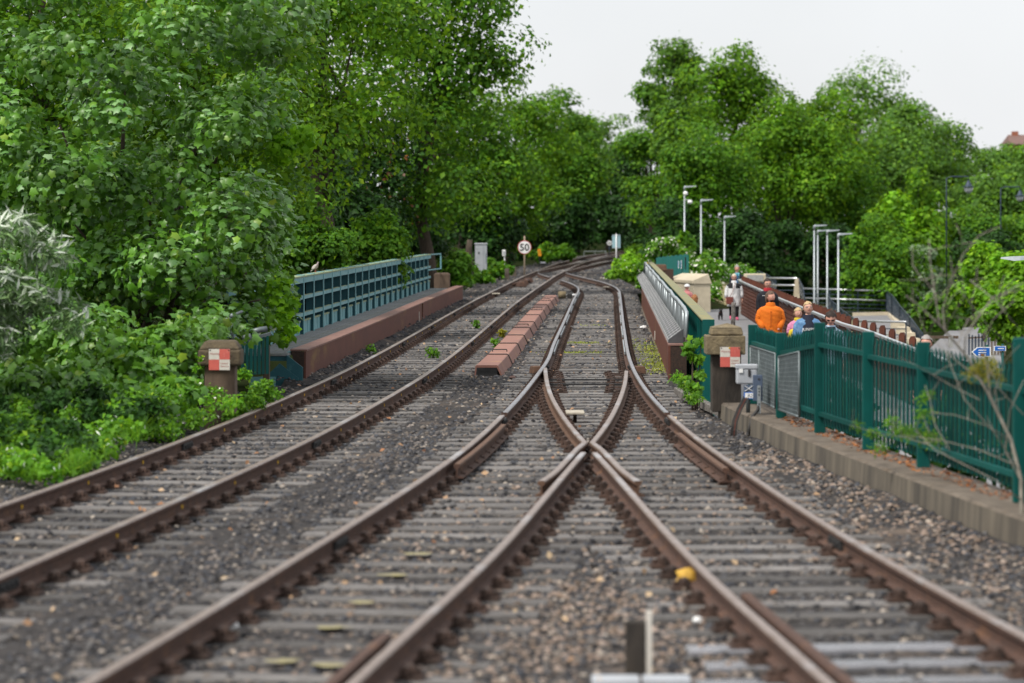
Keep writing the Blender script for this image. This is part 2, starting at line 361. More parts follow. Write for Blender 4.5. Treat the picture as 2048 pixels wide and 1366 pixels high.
def cloud(blobs, n, rng, shell=.6, up=.5, jit=.42, cullback=.75):
    """points and normals spread over a list of (centre, radii) clumps; the upper and camera sides are fuller"""
    B = np.array([[*b[0], *(b[1] if hasattr(b[1], '__len__') else (b[1],) * 3)] for b in blobs], float)
    w = B[:, 3] * B[:, 5]; w /= w.sum()
    idx = rng.choice(len(B), size=int(n * 1.7), p=w)
    d = rng.normal(size=(len(idx), 3)); d /= np.linalg.norm(d, axis=1)[:, None]
    keep = ~((d[:, 1] > .25) & (rng.random(len(d)) < cullback)) & ~((d[:, 2] < -.35) & (rng.random(len(d)) < .55))
    idx, d = idx[keep][:n], d[keep][:n]
    r = shell + (1.06 - shell) * rng.random(len(d)) ** .6; st = rng.random(len(d)) < .09; r = np.where(st, 1.0 + .5 * rng.random(len(d)) ** 1.5, r)
    P = B[idx, :3] + d * B[idx, 3:] * r[:, None]
    N = d * 1.0 + np.array([0, 0, up]) + rng.normal(size=d.shape) * jit
    return P, N

def tree(name, label, cat, X, d, z0, ztop, hw, leafm, n, ls, zbot=None, trunk=True, group=None, seed=1, kind='diamond', nb=30, shell=.5, depth=None, extra=None, br=(.17, .46), maxy=None):
    rng = np.random.default_rng(seed); zbot = z0 + .25 * (ztop - z0) if zbot is None else zbot
    zc, rz = (ztop + zbot) / 2, (ztop - zbot) / 2; ry = depth or hw * .8
    root = thing(name, label, cat, (X, d, z0), group); bl = []; nb = int(nb * 1.5)
    for i in range(nb):
        v = rng.normal(size=3); v /= np.linalg.norm(v); q = .35 + .55 * rng.random()
        if i % 3 == 0: v[1] = -abs(v[1])
        s = (br[0] + (br[1] - br[0]) * rng.random() ** 1.6) * min(hw, rz); q = min(q, 1.02 - .5 * s / min(hw, rz)) if i % 5 else q * 1.08
        wz = 1 - .28 * max(0, v[2])
        bl.append(((v[0] * hw * q * wz, v[1] * ry * q, zc - z0 + v[2] * rz * q), (s * (1 + .3 * rng.random()), s, s * (.75 + .2 * rng.random()))))
    P, N = cloud(bl, n, rng, shell)
    S = ls * (.65 + .7 * rng.random(len(P)))
    alt = {'woodland_leaf': 'olive', 'yellow_green_leaf': 'mid', 'dark_leaf': 'dark', 'far_leaf': 'olive', 'lime_leaf': 'olive', 'weed_leaf': 'mid', 'silver_leaf': 'will'}.get(leafm.name, 'mid')
    k1 = int(len(P) * .72); leaves('crown', P[:k1], N[:k1], S[:k1], kind, leafm, root, rng); leaves('crown', P[k1:], N[k1:], S[k1:] * rng.uniform(.6, 1.3, len(P) - k1), kind, LF[alt], root, rng)
    if extra:
        m2, n2, s2, k2 = extra
        P, N = cloud(bl, n2, rng, .9); leaves('blossom' if m2 in (LF['flower'], LF['pink']) else 'dead_leaves', P, N + np.array([0, -.6, .4]), s2 * (.6 + .8 * rng.random(len(P))), k2, m2, root, rng)
    if trunk:
        mb = MB(); h = zc - z0 + rz * .3; r0 = max(.05, .017 * (ztop - z0)); lean = rng.normal() * .04 * h
        tp = [Vector((lean * (k / 6) ** 1.5 + .03 * h * math.sin(k * 1.3 + seed), .02 * h * math.cos(k * 1.7 + seed), h * k / 6)) for k in range(7)]
        mb.tube(tp, [r0 * (1.25 - .95 * k / 6) for k in range(7)], 9)
        for i in range(min(9, nb)):
            b = Vector(bl[i][0]); s0 = tp[2 + i % 4]; mid = (s0 + b) / 2 + Vector((0, 0, .12 * (b - s0).length))
            mb.tube([s0, mid, b], [r0 * .45, r0 * .28, r0 * .08], 6)
        mb.build('trunk', M['bark'], root, True)
    return root

# ------------------------------------------------------------------ alignment of the lines (x across, d along)
def curve(pts, d0, d1, step=.5, sig=3.0):
    """(x, d) samples to a smooth polyline from d0 to d1"""
    pts = sorted(pts, key=lambda p: p[1]); d = np.array([p[1] for p in pts]); x = np.array([p[0] for p in pts])
    pad = 3 * sig; g = np.arange(d0 - pad, d1 + pad + step, step); y = np.interp(g, d, x)
    sl0 = (x[1] - x[0]) / (d[1] - d[0]); sl1 = (x[-1] - x[-2]) / (d[-1] - d[-2])
    y = np.where(g < d[0], x[0] + (g - d[0]) * sl0, y); y = np.where(g > d[-1], x[-1] + (g - d[-1]) * sl1, y)
    k = np.exp(-.5 * (np.arange(-pad, pad + step / 2, step) / sig) ** 2); k /= k.sum(); h = len(k) // 2
    yy = np.convolve(np.pad(y, h, mode='edge'), k, 'valid')[:len(y)]
    ok = (g >= d0 - 1e-6) & (g <= d1 + 1e-6)
    return np.stack([yy[ok], g[ok]], 1)
def offset(c, off):
    T = np.gradient(c, axis=0); T /= np.linalg.norm(T, axis=1)[:, None]
    return c + np.stack([T[:, 1], -T[:, 0]], 1) * off
def xat(c, d): return float(np.interp(d, c[:, 1], c[:, 0]))
def part_of(c, d0, d1): return c[(c[:, 1] >= d0) & (c[:, 1] <= d1)]

A = curve([(-5.42, 12), (-4.62, 20), (-3.85, 26.7), (-3.22, 32), (-2.85, 38), (-2.22, 47.4), (-1.64, 62.2), (-1.30, 72.2), (-.62, 91.3), (.05, 107), (.75, 123), (1.35, 137), (2.05, 150), (3.4, 175), (6.2, 214), (9.5, 246), (13.5, 275)], 11, 272, .5, 5)
BLr = curve([(-2.62, 14), (-2.39, 15.8), (-2.2, 17), (-1.79, 20.6), (-1.14, 26), (-.51, 32), (-.16, 37.1), (.17, 42.4), (.60, 51.1), (.70, 52.8), (.85, 58.7), (1.36, 73.2), (2.08, 94.5), (2.60, 108), (2.66, 114), (2.45, 122), (2.0, 130), (1.50, 138), (1.26, 147)], 11, 146, .5, 2.4)
BRr = curve([(3.55, 14), (3.21, 17.6), (2.98, 20), (2.74, 22.9), (2.27, 32.1), (2.13, 36.5), (2.07, 41.4), (2.10, 46.7), (2.22, 52.8), (2.41, 58.7), (2.91, 73.2), (3.61, 92.7), (4.12, 107), (4.18, 114), (3.98, 122), (3.52, 130), (3.02, 138), (2.72, 147)], 11, 146, .5, 2.4)
LBr = curve([(2.0, 12.5), (1.77, 15.9), (1.67, 17.4), (1.50, 19.3), (1.31, 22.9), (1.17, 26.2), (.90, 32.4), (.83, 33.2), (.70, 36.7), (.59, 41.1), (.56, 44.9), (.60, 50.6)], 11, 51, .5, 1.6)
RBr = curve([(-1.18, 13), (-.89, 15.8), (-.68, 17.3), (-.12, 21.7), (.43, 27.5), (.90, 32.4), (1.08, 34.1), (1.34, 37.3), (1.58, 40.8), (1.83, 44.9), (2.06, 50)], 11, 50, .5, 1.6)
Cc = curve([(2.05, 149), (2.75, 157), (3.75, 168), (5.6, 187), (7.9, 208), (10.4, 233), (13.5, 258)], 149, 262, .5, 4)
def Bs(d): return 1.46 + .0352 * (d - 52.8)          # straight middle of the right-hand line on the bridge

def plinth_front(d): return float(np.interp(d, [15, 24, 30.4, 33.6, 38.2, 39], [5.6, 4.24, 3.55, 3.25, 2.90, 2.88]))
def corridor(d):
    """left and right limit of the ballast"""
    l = xat(A, d) - float(np.interp(d, [12, 28, 36, 46, 50, 100, 108, 150, 260], [2.6, 2.5, 2.3, 2.2, 1.42, 1.42, 2.6, 2.9, 3.0]))
    if d < 39: r = plinth_front(d)
    elif d < 50: r = 2.95 + (d - 39) * .005
    elif d < 112: r = Bs(d) + 1.45
    else: r = float(np.interp(d, [112, 125, 150, 175, 215, 262], [5.3, 5.4, 5.4, 7.2, 11.2, 17.0]))
    return l, r
def zpath(d): return float(np.interp(d, [20, 30, 46, 56, 102, 120, 140, 160], [-1.4, -1.2, -.80, -.70, -.95, -1.05, -1.8, -2.4]))
def xfence(d): return float(np.interp(d, [44, 54, 60, 79, 111, 140], [7.4, 7.25, 7.15, 7.75, 9.0, 10.5]))
def gz(x, d):
    l, r = corridor(min(max(d, 12), 260))
    if x < r + (.35 if d < 112 else .6):
        t = max(0, l - x - .5); return -.36 + min(.45, t * .10) if d < 46 or d > 100 else -.36 - min(2.6, max(0, t - 1.2) * .8)
    if d < 118:
        if x < xfence(d) + .4: return zpath(d) - .06
        t = min(1, (x - xfence(d) - .4) / 6); return (zpath(d) - .06) * (1 - t) - 2.75 * t
    t = min(1, max(0, (x - r - .6) / 11)); return -.3 * (1 - t) - 2.75 * t

# ground: one sheet to the horizon
gx = np.concatenate([[-900, -400, -150, -80, -45], np.arange(-26, 40.1, .8), [46, 60, 90, 150, 400, 900]])
gd = np.concatenate([[-60, -10, 5], np.arange(10, 150, 1.5), np.arange(150, 300, 5), [330, 400, 600, 1000, 1800]])
mb = MB(); V = [(x, y, gz(x, y)) for y in gd for x in gx]; nx = len(gx)
mb.add(V, [(j * nx + i, j * nx + i + 1, (j + 1) * nx + i + 1, (j + 1) * nx + i) for j in range(len(gd) - 1) for i in range(nx - 1)])
g = mb.build('ground', M['earth'], None, True); struct(g)

# ballast bed: shouldered sheet
mb = MB(); dd = np.concatenate([np.arange(9, 60, .5), np.arange(60, 262, 1.5)]); nU = 26; V = []
for d in dd:
    l, r = corridor(max(d, 12))
    for k in range(nU):
        u = k / (nU - 1); x = l + (r - l) * u
        z = -.225 + .018 * math.sin(x * 5.1 + d * 1.7) * math.sin(d * 2.3 - x) + random.uniform(-.012, .012)
        if u == 0 and not 48 < d < 101: z -= .13
        if 48 < d < 101: z += .13 * max(0, 1 - (x - l) / .5)
        if d < 39: z += .09 * max(0, 1 - (r - x) / .55)
        V.append((x, d, z))
mb.add(V, [(j * nU + i, j * nU + i + 1, (j + 1) * nU + i + 1, (j + 1) * nU + i) for j in range(len(dd) - 1) for i in range(nU - 1)])
bed = struct(mb.build('ballast_bed', M['ballast'], None, True))

def stones(name, specs, material, parent):
    """many small faceted stones as one mesh: specs = list of (d0, d1, per m2, rmin, rmax, xfunc)"""
    oc = np.array([(1, 0, 0), (-1, 0, 0), (0, 1, 0), (0, -1, 0), (.1, .1, 1), (0, 0, -.6), (.62, .62, .55), (-.62, .6, .5), (-.6, -.62, .55), (.62, -.6, .5)], float)
    fc = np.array([(0, 6, 9), (6, 4, 9), (6, 2, 7), (6, 7, 4), (7, 1, 8), (7, 8, 4), (8, 3, 9), (8, 9, 4), (0, 2, 6), (2, 1, 7), (1, 3, 8), (3, 0, 9)], np.int32)
    VV = []; n0 = 0
    for d0, d1, dens, r0, r1, fx in specs:
        dm = np.linspace(d0, d1, 24); w = [fx(q)[1] - fx(q)[0] for q in dm]; n = int(dens * np.mean(w) * (d1 - d0))
        d = RNG.uniform(d0, d1, n); lo = np.interp(d, dm, [fx(q)[0] for q in dm]); hi = np.interp(d, dm, [fx(q)[1] for q in dm])
        x = lo + (hi - lo) * RNG.random(n); r = r0 + (r1 - r0) * RNG.random(n) ** 1.8
        z = -.232 + r * RNG.uniform(-.1, .55, n) + np.where(RNG.random(n) < .05, .03, 0); cr = np.interp(d, dm, [corridor(q)[1] for q in dm]); cl = np.interp(d, dm, [corridor(q)[0] for q in dm]); z = z + np.where((d > 48) & (d < 101), .13 * np.clip(1 - (x - cl) / .5, 0, 1), 0) + np.where(d < 39, .09 * np.clip(1 - (cr - x) / .55, 0, 1), 0)
        a = RNG.uniform(0, 6.28, n); ca, sa = np.cos(a), np.sin(a)
        B = oc[None] * RNG.uniform(.65, 1.25, (n, 10, 1)) * np.stack([r * RNG.uniform(.8, 1.3, n), r, r * RNG.uniform(.6, .95, n)], 1)[:, None, :]
        bx = B[..., 0] * ca[:, None] - B[..., 1] * sa[:, None]; by = B[..., 0] * sa[:, None] + B[..., 1] * ca[:, None]
        VV.append(np.stack([bx + x[:, None], by + d[:, None], B[..., 2] + z[:, None]], 2).reshape(-1, 3)); n0 += n
    V = np.concatenate(VV); n = len(V) // 10; nf = n * len(fc)
    Fx = (np.arange(n, dtype=np.int32)[:, None, None] * 10 + fc[None]).reshape(-1)
    me = bpy.data.meshes.new(name); me.vertices.add(len(V)); me.vertices.foreach_set('co', V.reshape(-1).astype(np.float32))
    me.loops.add(nf * 3); me.loops.foreach_set('vertex_index', Fx); me.polygons.add(nf)
    me.polygons.foreach_set('loop_start', np.arange(0, nf * 3, 3, dtype=np.int32)); me.polygons.foreach_set('loop_total', np.full(nf, 3, np.int32))
    me.materials.append(material); me.update(calc_edges=True)
    return stuff(link(name, me, parent))
full = lambda d: (corridor(d)[0] - .1, corridor(d)[1] - .03)
stones('ballast_stones', [(14, 24, 260, .014, .036, full), (24, 38, 190, .015, .038, full), (38, 62, 80, .018, .045, full), (62, 110, 24, .025, .06, full), (110, 190, 5, .04, .09, full)], M['stone'], bed)
stones('pale_ballast_stones', [(14, 22, 200, .014, .036, lambda d: (xat(RBr, d) - .1, xat(LBr, d) + .2)), (14, 34, 110, .015, .04, lambda d: (xat(BRr, d) + .1, corridor(d)[1] - .05)), (22, 32, 40, .015, .036, lambda d: (xat(BLr, d) - .3, xat(BRr, d))), (14, 24, 60, .015, .036, lambda d: (xat(BLr, d) + .05, xat(RBr, d)))], M['stone_pale'], bed)

# ------------------------------------------------------------------ tracks
RP = [(-.036, -.012), (-.028, 0), (.028, 0), (.036, -.012), (.036, -.04), (.010, -.056), (.010, -.126), (.07, -.146), (.07, -.158), (-.07, -.158), (-.07, -.146), (-.010, -.126), (-.010, -.056), (-.036, -.04)]
RM = [0, 0, 0] + [1] * 11
def rail(parent, c, z=0.0, top='steel', name='rail', side='rust'):
    return MB().sweep(RP, [(p[0], p[1]) for p in c], RM, z).build(name, [M[top], M[side]], parent)
def sleeper_mesh():
    mb = MB(); mb.box((0, 0, -.07), (2.6, .25, .14)); me = mb.mesh('sleeper', M['sleeper'])
    bm = bmesh.new(); bm.from_mesh(me); bmesh.ops.bevel(bm, geom=bm.edges[:], offset=.012, segments=1, affect='EDGES'); bm.to_mesh(me); bm.free(); return me
SLP = sleeper_mesh()
def chair_mesh():
    mb = MB(); mb.box((0, 0, .012), (.40, .17, .03), 0, 0, .94)
    for s in (-1, 1):
        mb.tube([(s * .088, -.085, .058), (s * .088, .085, .058)], .034, 7)          # key / clip
        mb.box((s * .125, 0, .045), (.05, .10, .075), 0, 0, .6)
        mb.tube([(s * .165, .0, .02), (s * .165, 0, .06)], .022, 6)
    return mb.mesh('chair', M['rust_dark'])
CHR = chair_mesh(); ZS = -.198
def lay(parent, c, d0, d1, step, off, limit_s=300, limit_c=300, z=0.0, chair_off=None, ph=0.0, length=1.0, jit=.03):
    """sleepers and chairs along a centre line; nearest ones are single parts, the rest one part each"""
    T = np.gradient(c, axis=0); ns = nc = 0; sb = MB(); cb = MB(); d = d0 + ph
    sv = [v.co.copy() for v in SLP.vertices]; sf = [tuple(p.vertices) for p in SLP.polygons]
    cv = [v.co.copy() for v in CHR.vertices]; cf = [tuple(p.vertices) for p in CHR.polygons]
    while d < d1:
        x = xat(c, d); tx = float(np.interp(d, c[:, 1], T[:, 0] / T[:, 1])); a = -math.atan(tx)
        loc = (x + random.uniform(-.06, .06), d, ZS + z + random.uniform(-.014, .008)); ra = a + random.uniform(-jit, jit) * .5
        Mx = Matrix.Translation(loc) @ Matrix.Rotation(ra, 4, 'Z')
        if ns < limit_s:
            link('sleeper', SLP, parent, loc, ra, (length * random.uniform(.97, 1.03), random.uniform(.85, 1.08), 1)); ns += 1
        else: sb.add([Mx @ v for v in sv], sf)
        for o in (off if chair_off is None else chair_off):
            q = (x + o * math.cos(a), d + o * math.sin(a), ZS + z + .004)
            if nc < limit_c: link('chair', CHR, parent, q, a); nc += 1
            else:
                Mq = Matrix.Translation(q) @ Matrix.Rotation(a, 4, 'Z'); cb.add([Mq @ v for v in cv], cf)
        d += step * random.uniform(.94, 1.06)
    if sb.v: stuff(sb.build('far_sleepers', M['sleeper'], parent))
    if cb.v: stuff(cb.build('far_chairs', M['rust_dark'], parent))
FPM = None
def fishplate(parent, c, d, sides=(-1, 1), m='rust_dark'):
    x = xat(c, d); T = np.gradient(c, axis=0); a = -math.atan(float(np.interp(d, c[:, 1], T[:, 0] / T[:, 1])))
    mb = MB()
    for s in sides:
        mb.box((s * .028, 0, -.085), (.03, .52, .075)); 
        for k in (-.18, -.06, .06, .18): mb.box((s * .052, k, -.085), (.022, .04, .04))
    o = mb.build('fishplate', M['black'], parent, loc=(x, d, 0)); o.rotation_euler = (0, 0, a)

tA = thing('railway_track', 'leftmost railway line running past the brown girder to the distant bend', 'railway track')
AL, AR = offset(A, -.7525), offset(A, .7525)
rail(tA, AL, 0, 'steel_dull'); rail(tA, AR, 0, 'steel_dull')
lay(tA, A, 12, 262, .70, (-.7525, .7525))
for c in (AL, AR):
    for d in (20.4, 33.7, 47.2, 61.8, 71.8, 82, 92, 101): fishplate(tA, c, d + (.3 if c is AR else 0))
mb = MB()
for c in (AL, AR):
    d = 24
    while d < 95:
        x = xat(c, d) + .014; mb.disc((x, d, -.085), .022, .006, (1, -.12, 0), 8); d += 2.45
stuff(mb.build('yellow_paint_dots', M['yellow'], tA))

tB = thing('railway_turnout', 'pale steel railway line in the centre splitting into two at a crossing', 'railway track')
for c_, e_ in ((BLr, 127.0), (BRr, 145)):
    rail(tB, part_of(c_, 11, 38), .002, 'steel_dull'); rail(tB, part_of(c_, 38, e_), .002, 'steel')
rail(tB, part_of(BLr, 133.0, 145), .003, 'steel')
thr = 33.2; nose = 31.9
def wing(cl, other, sgn):
    a = part_of(cl, thr, 60)[::-1]; w = part_of(other, 28.2, thr - .9)[::-1].copy(); w[:, 0] += sgn * .115
    n = len(w); w[-3:, 0] += sgn * np.array([.01, .03, .06]); return np.concatenate([a, w])[::-1]
def blade(parent, c, z): return rail(parent, c, z, 'steel_dull', 'switch_rail', 'rust_orange')
blade(tB, wing(part_of(LBr, 11, 50.2), RBr, -1), -.002); blade(tB, wing(part_of(RBr, 11, 49.6), LBr, 1), -.002)
rail(tB, part_of(LBr, 11, nose), 0, 'steel_dull', 'crossing_rail'); rail(tB, part_of(RBr, 11, nose), .002, 'steel_dull', 'crossing_rail')
ck = part_of(offset(BLr, .125), 30, 36.5); rail(tB, ck, -.012, 'rust_orange', 'check_rail', 'rust')
ck = part_of(offset(BRr, -.125), 29.3, 35.2); rail(tB, ck, -.012, 'rust_orange', 'check_rail', 'rust')
ck = part_of(offset(LBr, .13), 11, 19.9); rail(tB, ck, -.004, 'rust', 'check_rail'); ck = part_of(offset(RBr, -.13), 11, 18.0); rail(tB, ck, -.004, 'rust', 'check_rail')
for (o, d0, d1) in ((.1, 54.5, 112), (.1, 54.5, 112)): pass
for c, s in ((BLr, 1), (BRr, -1)):
    d = 57.0
    while d < 108:                                              # light fishplate bars beside the running rail
        q = part_of(offset(c, s * .05), d, d + 6.6); mb = MB(); mb.sweep([(-.012, -.10), (.012, -.10), (.012, -.045), (-.012, -.045)], [tuple(p) for p in q]); mb.build('guard_bar', M['galv'], tB); d += 8.6
mids = (BLr[:, 0] + np.interp(BLr[:, 1], BRr[:, 1], BRr[:, 0])) / 2; Bc = np.stack([mids, BLr[:, 1]], 1)
lay(tB, part_of(Bc, 51, 146), 52.5, 124, .70, (-.7525, .7525), z=.002)
Dc = np.stack([(part_of(BLr, 11, 52)[:, 0] + np.interp(part_of(BLr, 11, 52)[:, 1], RBr[:, 1], RBr[:, 0])) / 2, part_of(BLr, 11, 52)[:, 1]], 1)
Ec = np.stack([(part_of(BRr, 11, 52)[:, 0] + np.interp(part_of(BRr, 11, 52)[:, 1], LBr[:, 1], LBr[:, 0])) / 2, part_of(BRr, 11, 52)[:, 1]], 1)
lay(tB, Dc, 11.5, 25.2, .70, (-.7525, .7525)); lay(tB, Ec, 11.6, 25.2, .70, (-.7525, .7525), z=.003)
wetm = SLP.copy(); wetm.materials.clear(); wetm.materials.append(mat('wet_timber', (.25, .25, .27), (.12, .12, .13), .22, 0, 5, .3, rnd=.3, stretch=(1, 6, 4), spec=.9))
for o_ in tB.children:
    if o_.name.startswith('sleeper') and o_.location.y < 18.9 and o_.location.x > 1.6: o_.data = wetm
d = 25.7
while d < 52.3:                                                 # long crossing timbers with a chair at each rail
    xs = [xat(BLr, d), xat(RBr, min(d, 49.9)), xat(LBr, min(d, 50.5)), xat(BRr, d)]; x0, x1 = min(xs), max(xs)
    link('sleeper', SLP, tB, ((x0 + x1) / 2 + random.uniform(-.1, .1), d, ZS + random.uniform(-.008, .006)), random.uniform(-.012, .012), ((x1 - x0 + 1.15) / 2.6, random.uniform(.95, 1.2), 1))
    for i, x in enumerate(xs):
        if 45.5 < d and i in (1, 2): link('slide_chair', CHR, tB, (x + (-.13 if i == 1 else .13), d, ZS + .004), 0, (1.1, 1.2, .75))
        elif 30.2 < d < 33.6 and i == 2: continue
        else: link('chair', CHR, tB, (x, d, ZS + .004), random.uniform(-.05, .05))
    d += .70
for c in (BLr, BRr):
    for d in (23.5, 37.8, 52.0): fishplate(tB, c, d)
for d in (47.4, 48.8): MB().box(((xat(LBr, d) + xat(RBr, d)) / 2, d, -.14), (xat(RBr, d) - xat(LBr, d) - .1, .06, .03)).build('stretcher_bar', M['black'], tB)

tC = thing('railway_track', 'far railway line curving away right beside the green shrubs', 'railway track')
rail(tC, offset(Cc, -.7525), .005, 'steel_dull'); rail(tC, offset(Cc, .7525), .005, 'steel_dull')
lay(tC, Cc, 158, 258, .8, (-.7525, .7525), z=.006, limit_c=0)

# ------------------------------------------------------------------ paths and paved ground
mb = MB(); V = []; dd = np.arange(24, 128, 2.0)
for d in dd:
    x0 = (plinth_front(d) + 2.0) if d < 39 else (3.25 + (d - 39) * .0 if d < 46 else Bs(d) + 2.15)
    for k in range(8): V.append((x0 + (xfence(d) + .1 - x0) * k / 7, d, zpath(d)))
mb.add(V, [(j * 8 + i, j * 8 + i + 1, (j + 1) * 8 + i + 1, (j + 1) * 8 + i) for j in range(len(dd) - 1) for i in range(7)])
struct(mb.build('footpath', M['asphalt'], None, True))
mb = MB(); q = [gp(1850, 705, -2.7), gp(1905, 655, -2.7), gp(1985, 655, -2.7), gp(2010, 740, -2.7)]
mb.add(q, [(0, 3, 2, 1)]); struct(mb.build('road', M['asphalt']))

# ------------------------------------------------------------------ left side of the bridge
D0, D1 = 49.0, 99.0
gA = thing('bridge_girder', 'long low brown plate girder along the left edge of the bridge', 'girder', (0, 0, 0))
gl = part_of(offset(A, -1.55), D0, D1)
mb = MB()
mb.sweep([(-.15, .345), (.15, .345), (.15, .375), (-.15, .375)], [tuple(p) for p in gl]); mb.build('top_flange', M['girder_top'], gA)
for s0, s1 in ((D0, 78.4), (78.46, D1)):
    q = part_of(gl, s0, s1); mb = MB(); mb.sweep([(-.06, -.42), (.13, -.42), (.13, .342), (.10, .342), (.10, -.36), (-.06, -.36)], [tuple(p) for p in q]); mb.build('web_plate', M['girder'], gA)
mb = MB(); x, y = gl[0]
mb.add([(x - .12, y - .01, .34), (x + .10, y - .01, .34), (x + .10, y - .01, -.42), (x + .0, y - .01, -.42)], [(0, 3, 2, 1)]); mb.build('end_web', M['rust_dark'], gA)
x = xat(gl, 76.8); MB().box((x + .145, 76.8, .02), (.02, .04, .26)).build('marker_stake', M['white'], gA)
wk = thing('bridge_walkway', 'grey ribbed walkway deck between teal parapet and brown girder', 'walkway')
d = D0 + .2; cW = offset(A, -2.08)
rib = MB(); rib.box((0, 0, -.02), (.78, .92, .03))
for k in range(12): rib.box((0, -.42 + k * .076, .002), (.76, .028, .016))
ribm = rib.mesh('deck_panel', M['deck'])
while d < 97:
    T = (xat(cW, d + .5) - xat(cW, d - .5)); link('deck_panel', ribm, wk, (xat(cW, d), d, .31), -math.atan(T)); d += .95
q = part_of(offset(A, -1.72), D0, 98); MB().sweep([(-.03, .29), (.02, .29), (.02, .335), (-.03, .335)], [tuple(p) for p in q]).build('edge_angle', M['teal_light'], wk)
x, y = xat(cW, D0), D0 - .3
mb = MB(); mb.box((x, y + .08, .24), (.80, .05, .10)); mb.build('end_beam', M['teal'], wk)
mb = MB(); mb.hexa([(x + .36, y - .05, -.24), (x + .64, y - .05, -.24), (x + .64, y - .05, .08), (x + .36, y - .05, .30), (x + .36, y, -.24), (x + .64, y, -.24), (x + .64, y, .08), (x + .36, y, .30)])
mb.hexa([(x - .22, y - .2, -.28), (x + .58, y - .2, -.28), (x + .58, y - .2, -.1), (x + .25, y - .2, .16), (x - .22, y - .17, -.28), (x + .58, y - .17, -.28), (x + .58, y - .17, -.1), (x + .25, y - .17, .16)])
mb.build('bracket_plate', M['teal'], wk)
mb = MB(); mb.hexa([(x - .25, y - .45, -.3), (x + .2, y - .42, -.3), (x + .2, y - .42, -.06), (x - .25, y - .45, -.06), (x - .25, y - .43, -.3), (x + .2, y - .4, -.3), (x + .2, y - .4, -.06), (x - .25, y - .43, -.06)])
mb.build('kick_plate', M['teal_light'], wk)

pL = thing('bridge_parapet', 'teal steel bridge parapet with square openings and lichen, behind brown girder', 'parapet')
cP = part_of(offset(A, -2.5), 46.5, 97); pp = [tuple(p) for p in cP]
ztop = 1.50
MB().sweep([(-.13, ztop - .015), (.11, ztop - .015), (.11, ztop + .015), (-.13, ztop + .015)], pp).build('top_plate', M['lichen'], pL)
MB().sweep([(.05, ztop - .13), (.10, ztop - .13), (.10, ztop - .018), (.05, ztop - .018)], pp).build('top_rail', M['teal_light'], pL)
for zz in (.72, 1.07):
    MB().sweep([(.02, zz - .035), (.09, zz - .035), (.09, zz + .035), (.02, zz + .035)], pp).build('mid_rail', M['teal_light'], pL)
    MB().sweep([(.02, zz + .037), (.088, zz + .037), (.088, zz + .045), (.02, zz + .045)], pp).build('lichen_strip', M['lichen'], pL)
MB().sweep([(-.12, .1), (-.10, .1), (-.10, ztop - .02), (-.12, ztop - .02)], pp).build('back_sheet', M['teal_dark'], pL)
ribs = MB(); dq = 47.0
while dq < 97: ribs.box((xat(cP, dq) - .085, dq, .9), (.03, .07, 1.1)); dq += .30
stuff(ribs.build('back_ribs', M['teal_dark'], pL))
post_me = MB().box((0, 0, 0), (.20, .022, 1.20)).box((.10, 0, 0), (.022, .10, 1.20), 0, 1).mesh('post', [M['teal'], M['teal_light']])
kick = MB(); kick.box((0, 0, 0), (.02, 1.78, .27)); kick.box((.012, -.3, 0), (.012, .03, .27)); kick.box((.012, .3, 0), (.012, .03, .27))
kme = kick.mesh('kick_panel', M['teal_light']); lme = MB().box((.004, 0, .145), (.05, 1.7, .035)).mesh('lichen_edge', M['lichen'])
d = 47.6
while d < 97:
    a = -math.atan(xat(cP, d + .5) - xat(cP, d - .5))
    link('post', post_me, pL, (xat(cP, d), d, .89), a)
    if d + 1.9 < 97.5:
        link('kick_panel', kme, pL, (xat(cP, d + .95) + .02, d + .95, .44), a); link('lichen_edge', lme, pL, (xat(cP, d + .95) + .02, d + .95, .44), a)
    d += 1.9
capm = MB().box((0, 0, 0), (.15, .30, .012)).mesh('cap_plate', M['teal_light'])
d = 48
while d < 97: link('cap_plate', capm, pL, (xat(cP, d) - .01, d, ztop + .022), -.03); d += .95 * 2
x, y = xat(cP, 97), 97
mb = MB(); mb.tube([(x, y, 1.48), (x + .35, y + 3, 1.48), (x + .35, y + 3, .95), (x, y, .95)], .025, 6); mb.build('end_rail', M['teal_light'], pL)

# stone end post, far left
q = gp(884, 586, .1); mb = MB(); mb.box((q.x, q.y + .2, .38), (.56, .5, .8)); mb.box((q.x, q.y + .2, .79), (.50, .46, .05), 0, 0, .9)
o = mb.build('end_pillar', M['pillar_brown'], None, bevel=.02); tag(o, 'squat brown stone block at the far end of the teal parapet', 'pillar')

# near left pillar with warning sign
def warning_sign(root, cx, y, z0, s, tilt=0.0, seed=0):
    """quartered red and white enamel plate, s wide, front face towards -y"""
    h = s / 2; b = link('warning_sign', None, None, (cx, y, z0)); b.rotation_euler = (0, tilt, 0)
    p = MB().box((0, .006, h), (s, .008, s)).build('back_plate', M['galv'], b)
    for i, (dx, dz, m) in enumerate(((-h / 2, h * 1.5, 'white'), (h / 2, h * 1.5, 'red'), (-h / 2, h / 2, 'red'), (h / 2, h / 2, 'white'))):
        MB().box((dx, -.001, dz), (h - .0015, .004, h - .0015)).build('sign_quarter', M[m], b)
    for txt, dx, dz, sz in (('Warning', -h * .93, h * 1.46, .039), ('Limited', h * .10, h * .56, .034), ('clearance', h * .10, h * .30, .030)):
        t = text_obj(txt, sz, M['red_ink'], b); t.location = (dx, -.0042, dz)
    mb = MB()
    for dx in (-h * .88, h * .88): mb.disc((dx, -.006, s * .95), .008, .006, (0, 1, 0), 8)
    mb.build('screw', M['signblack'], b)
    return b
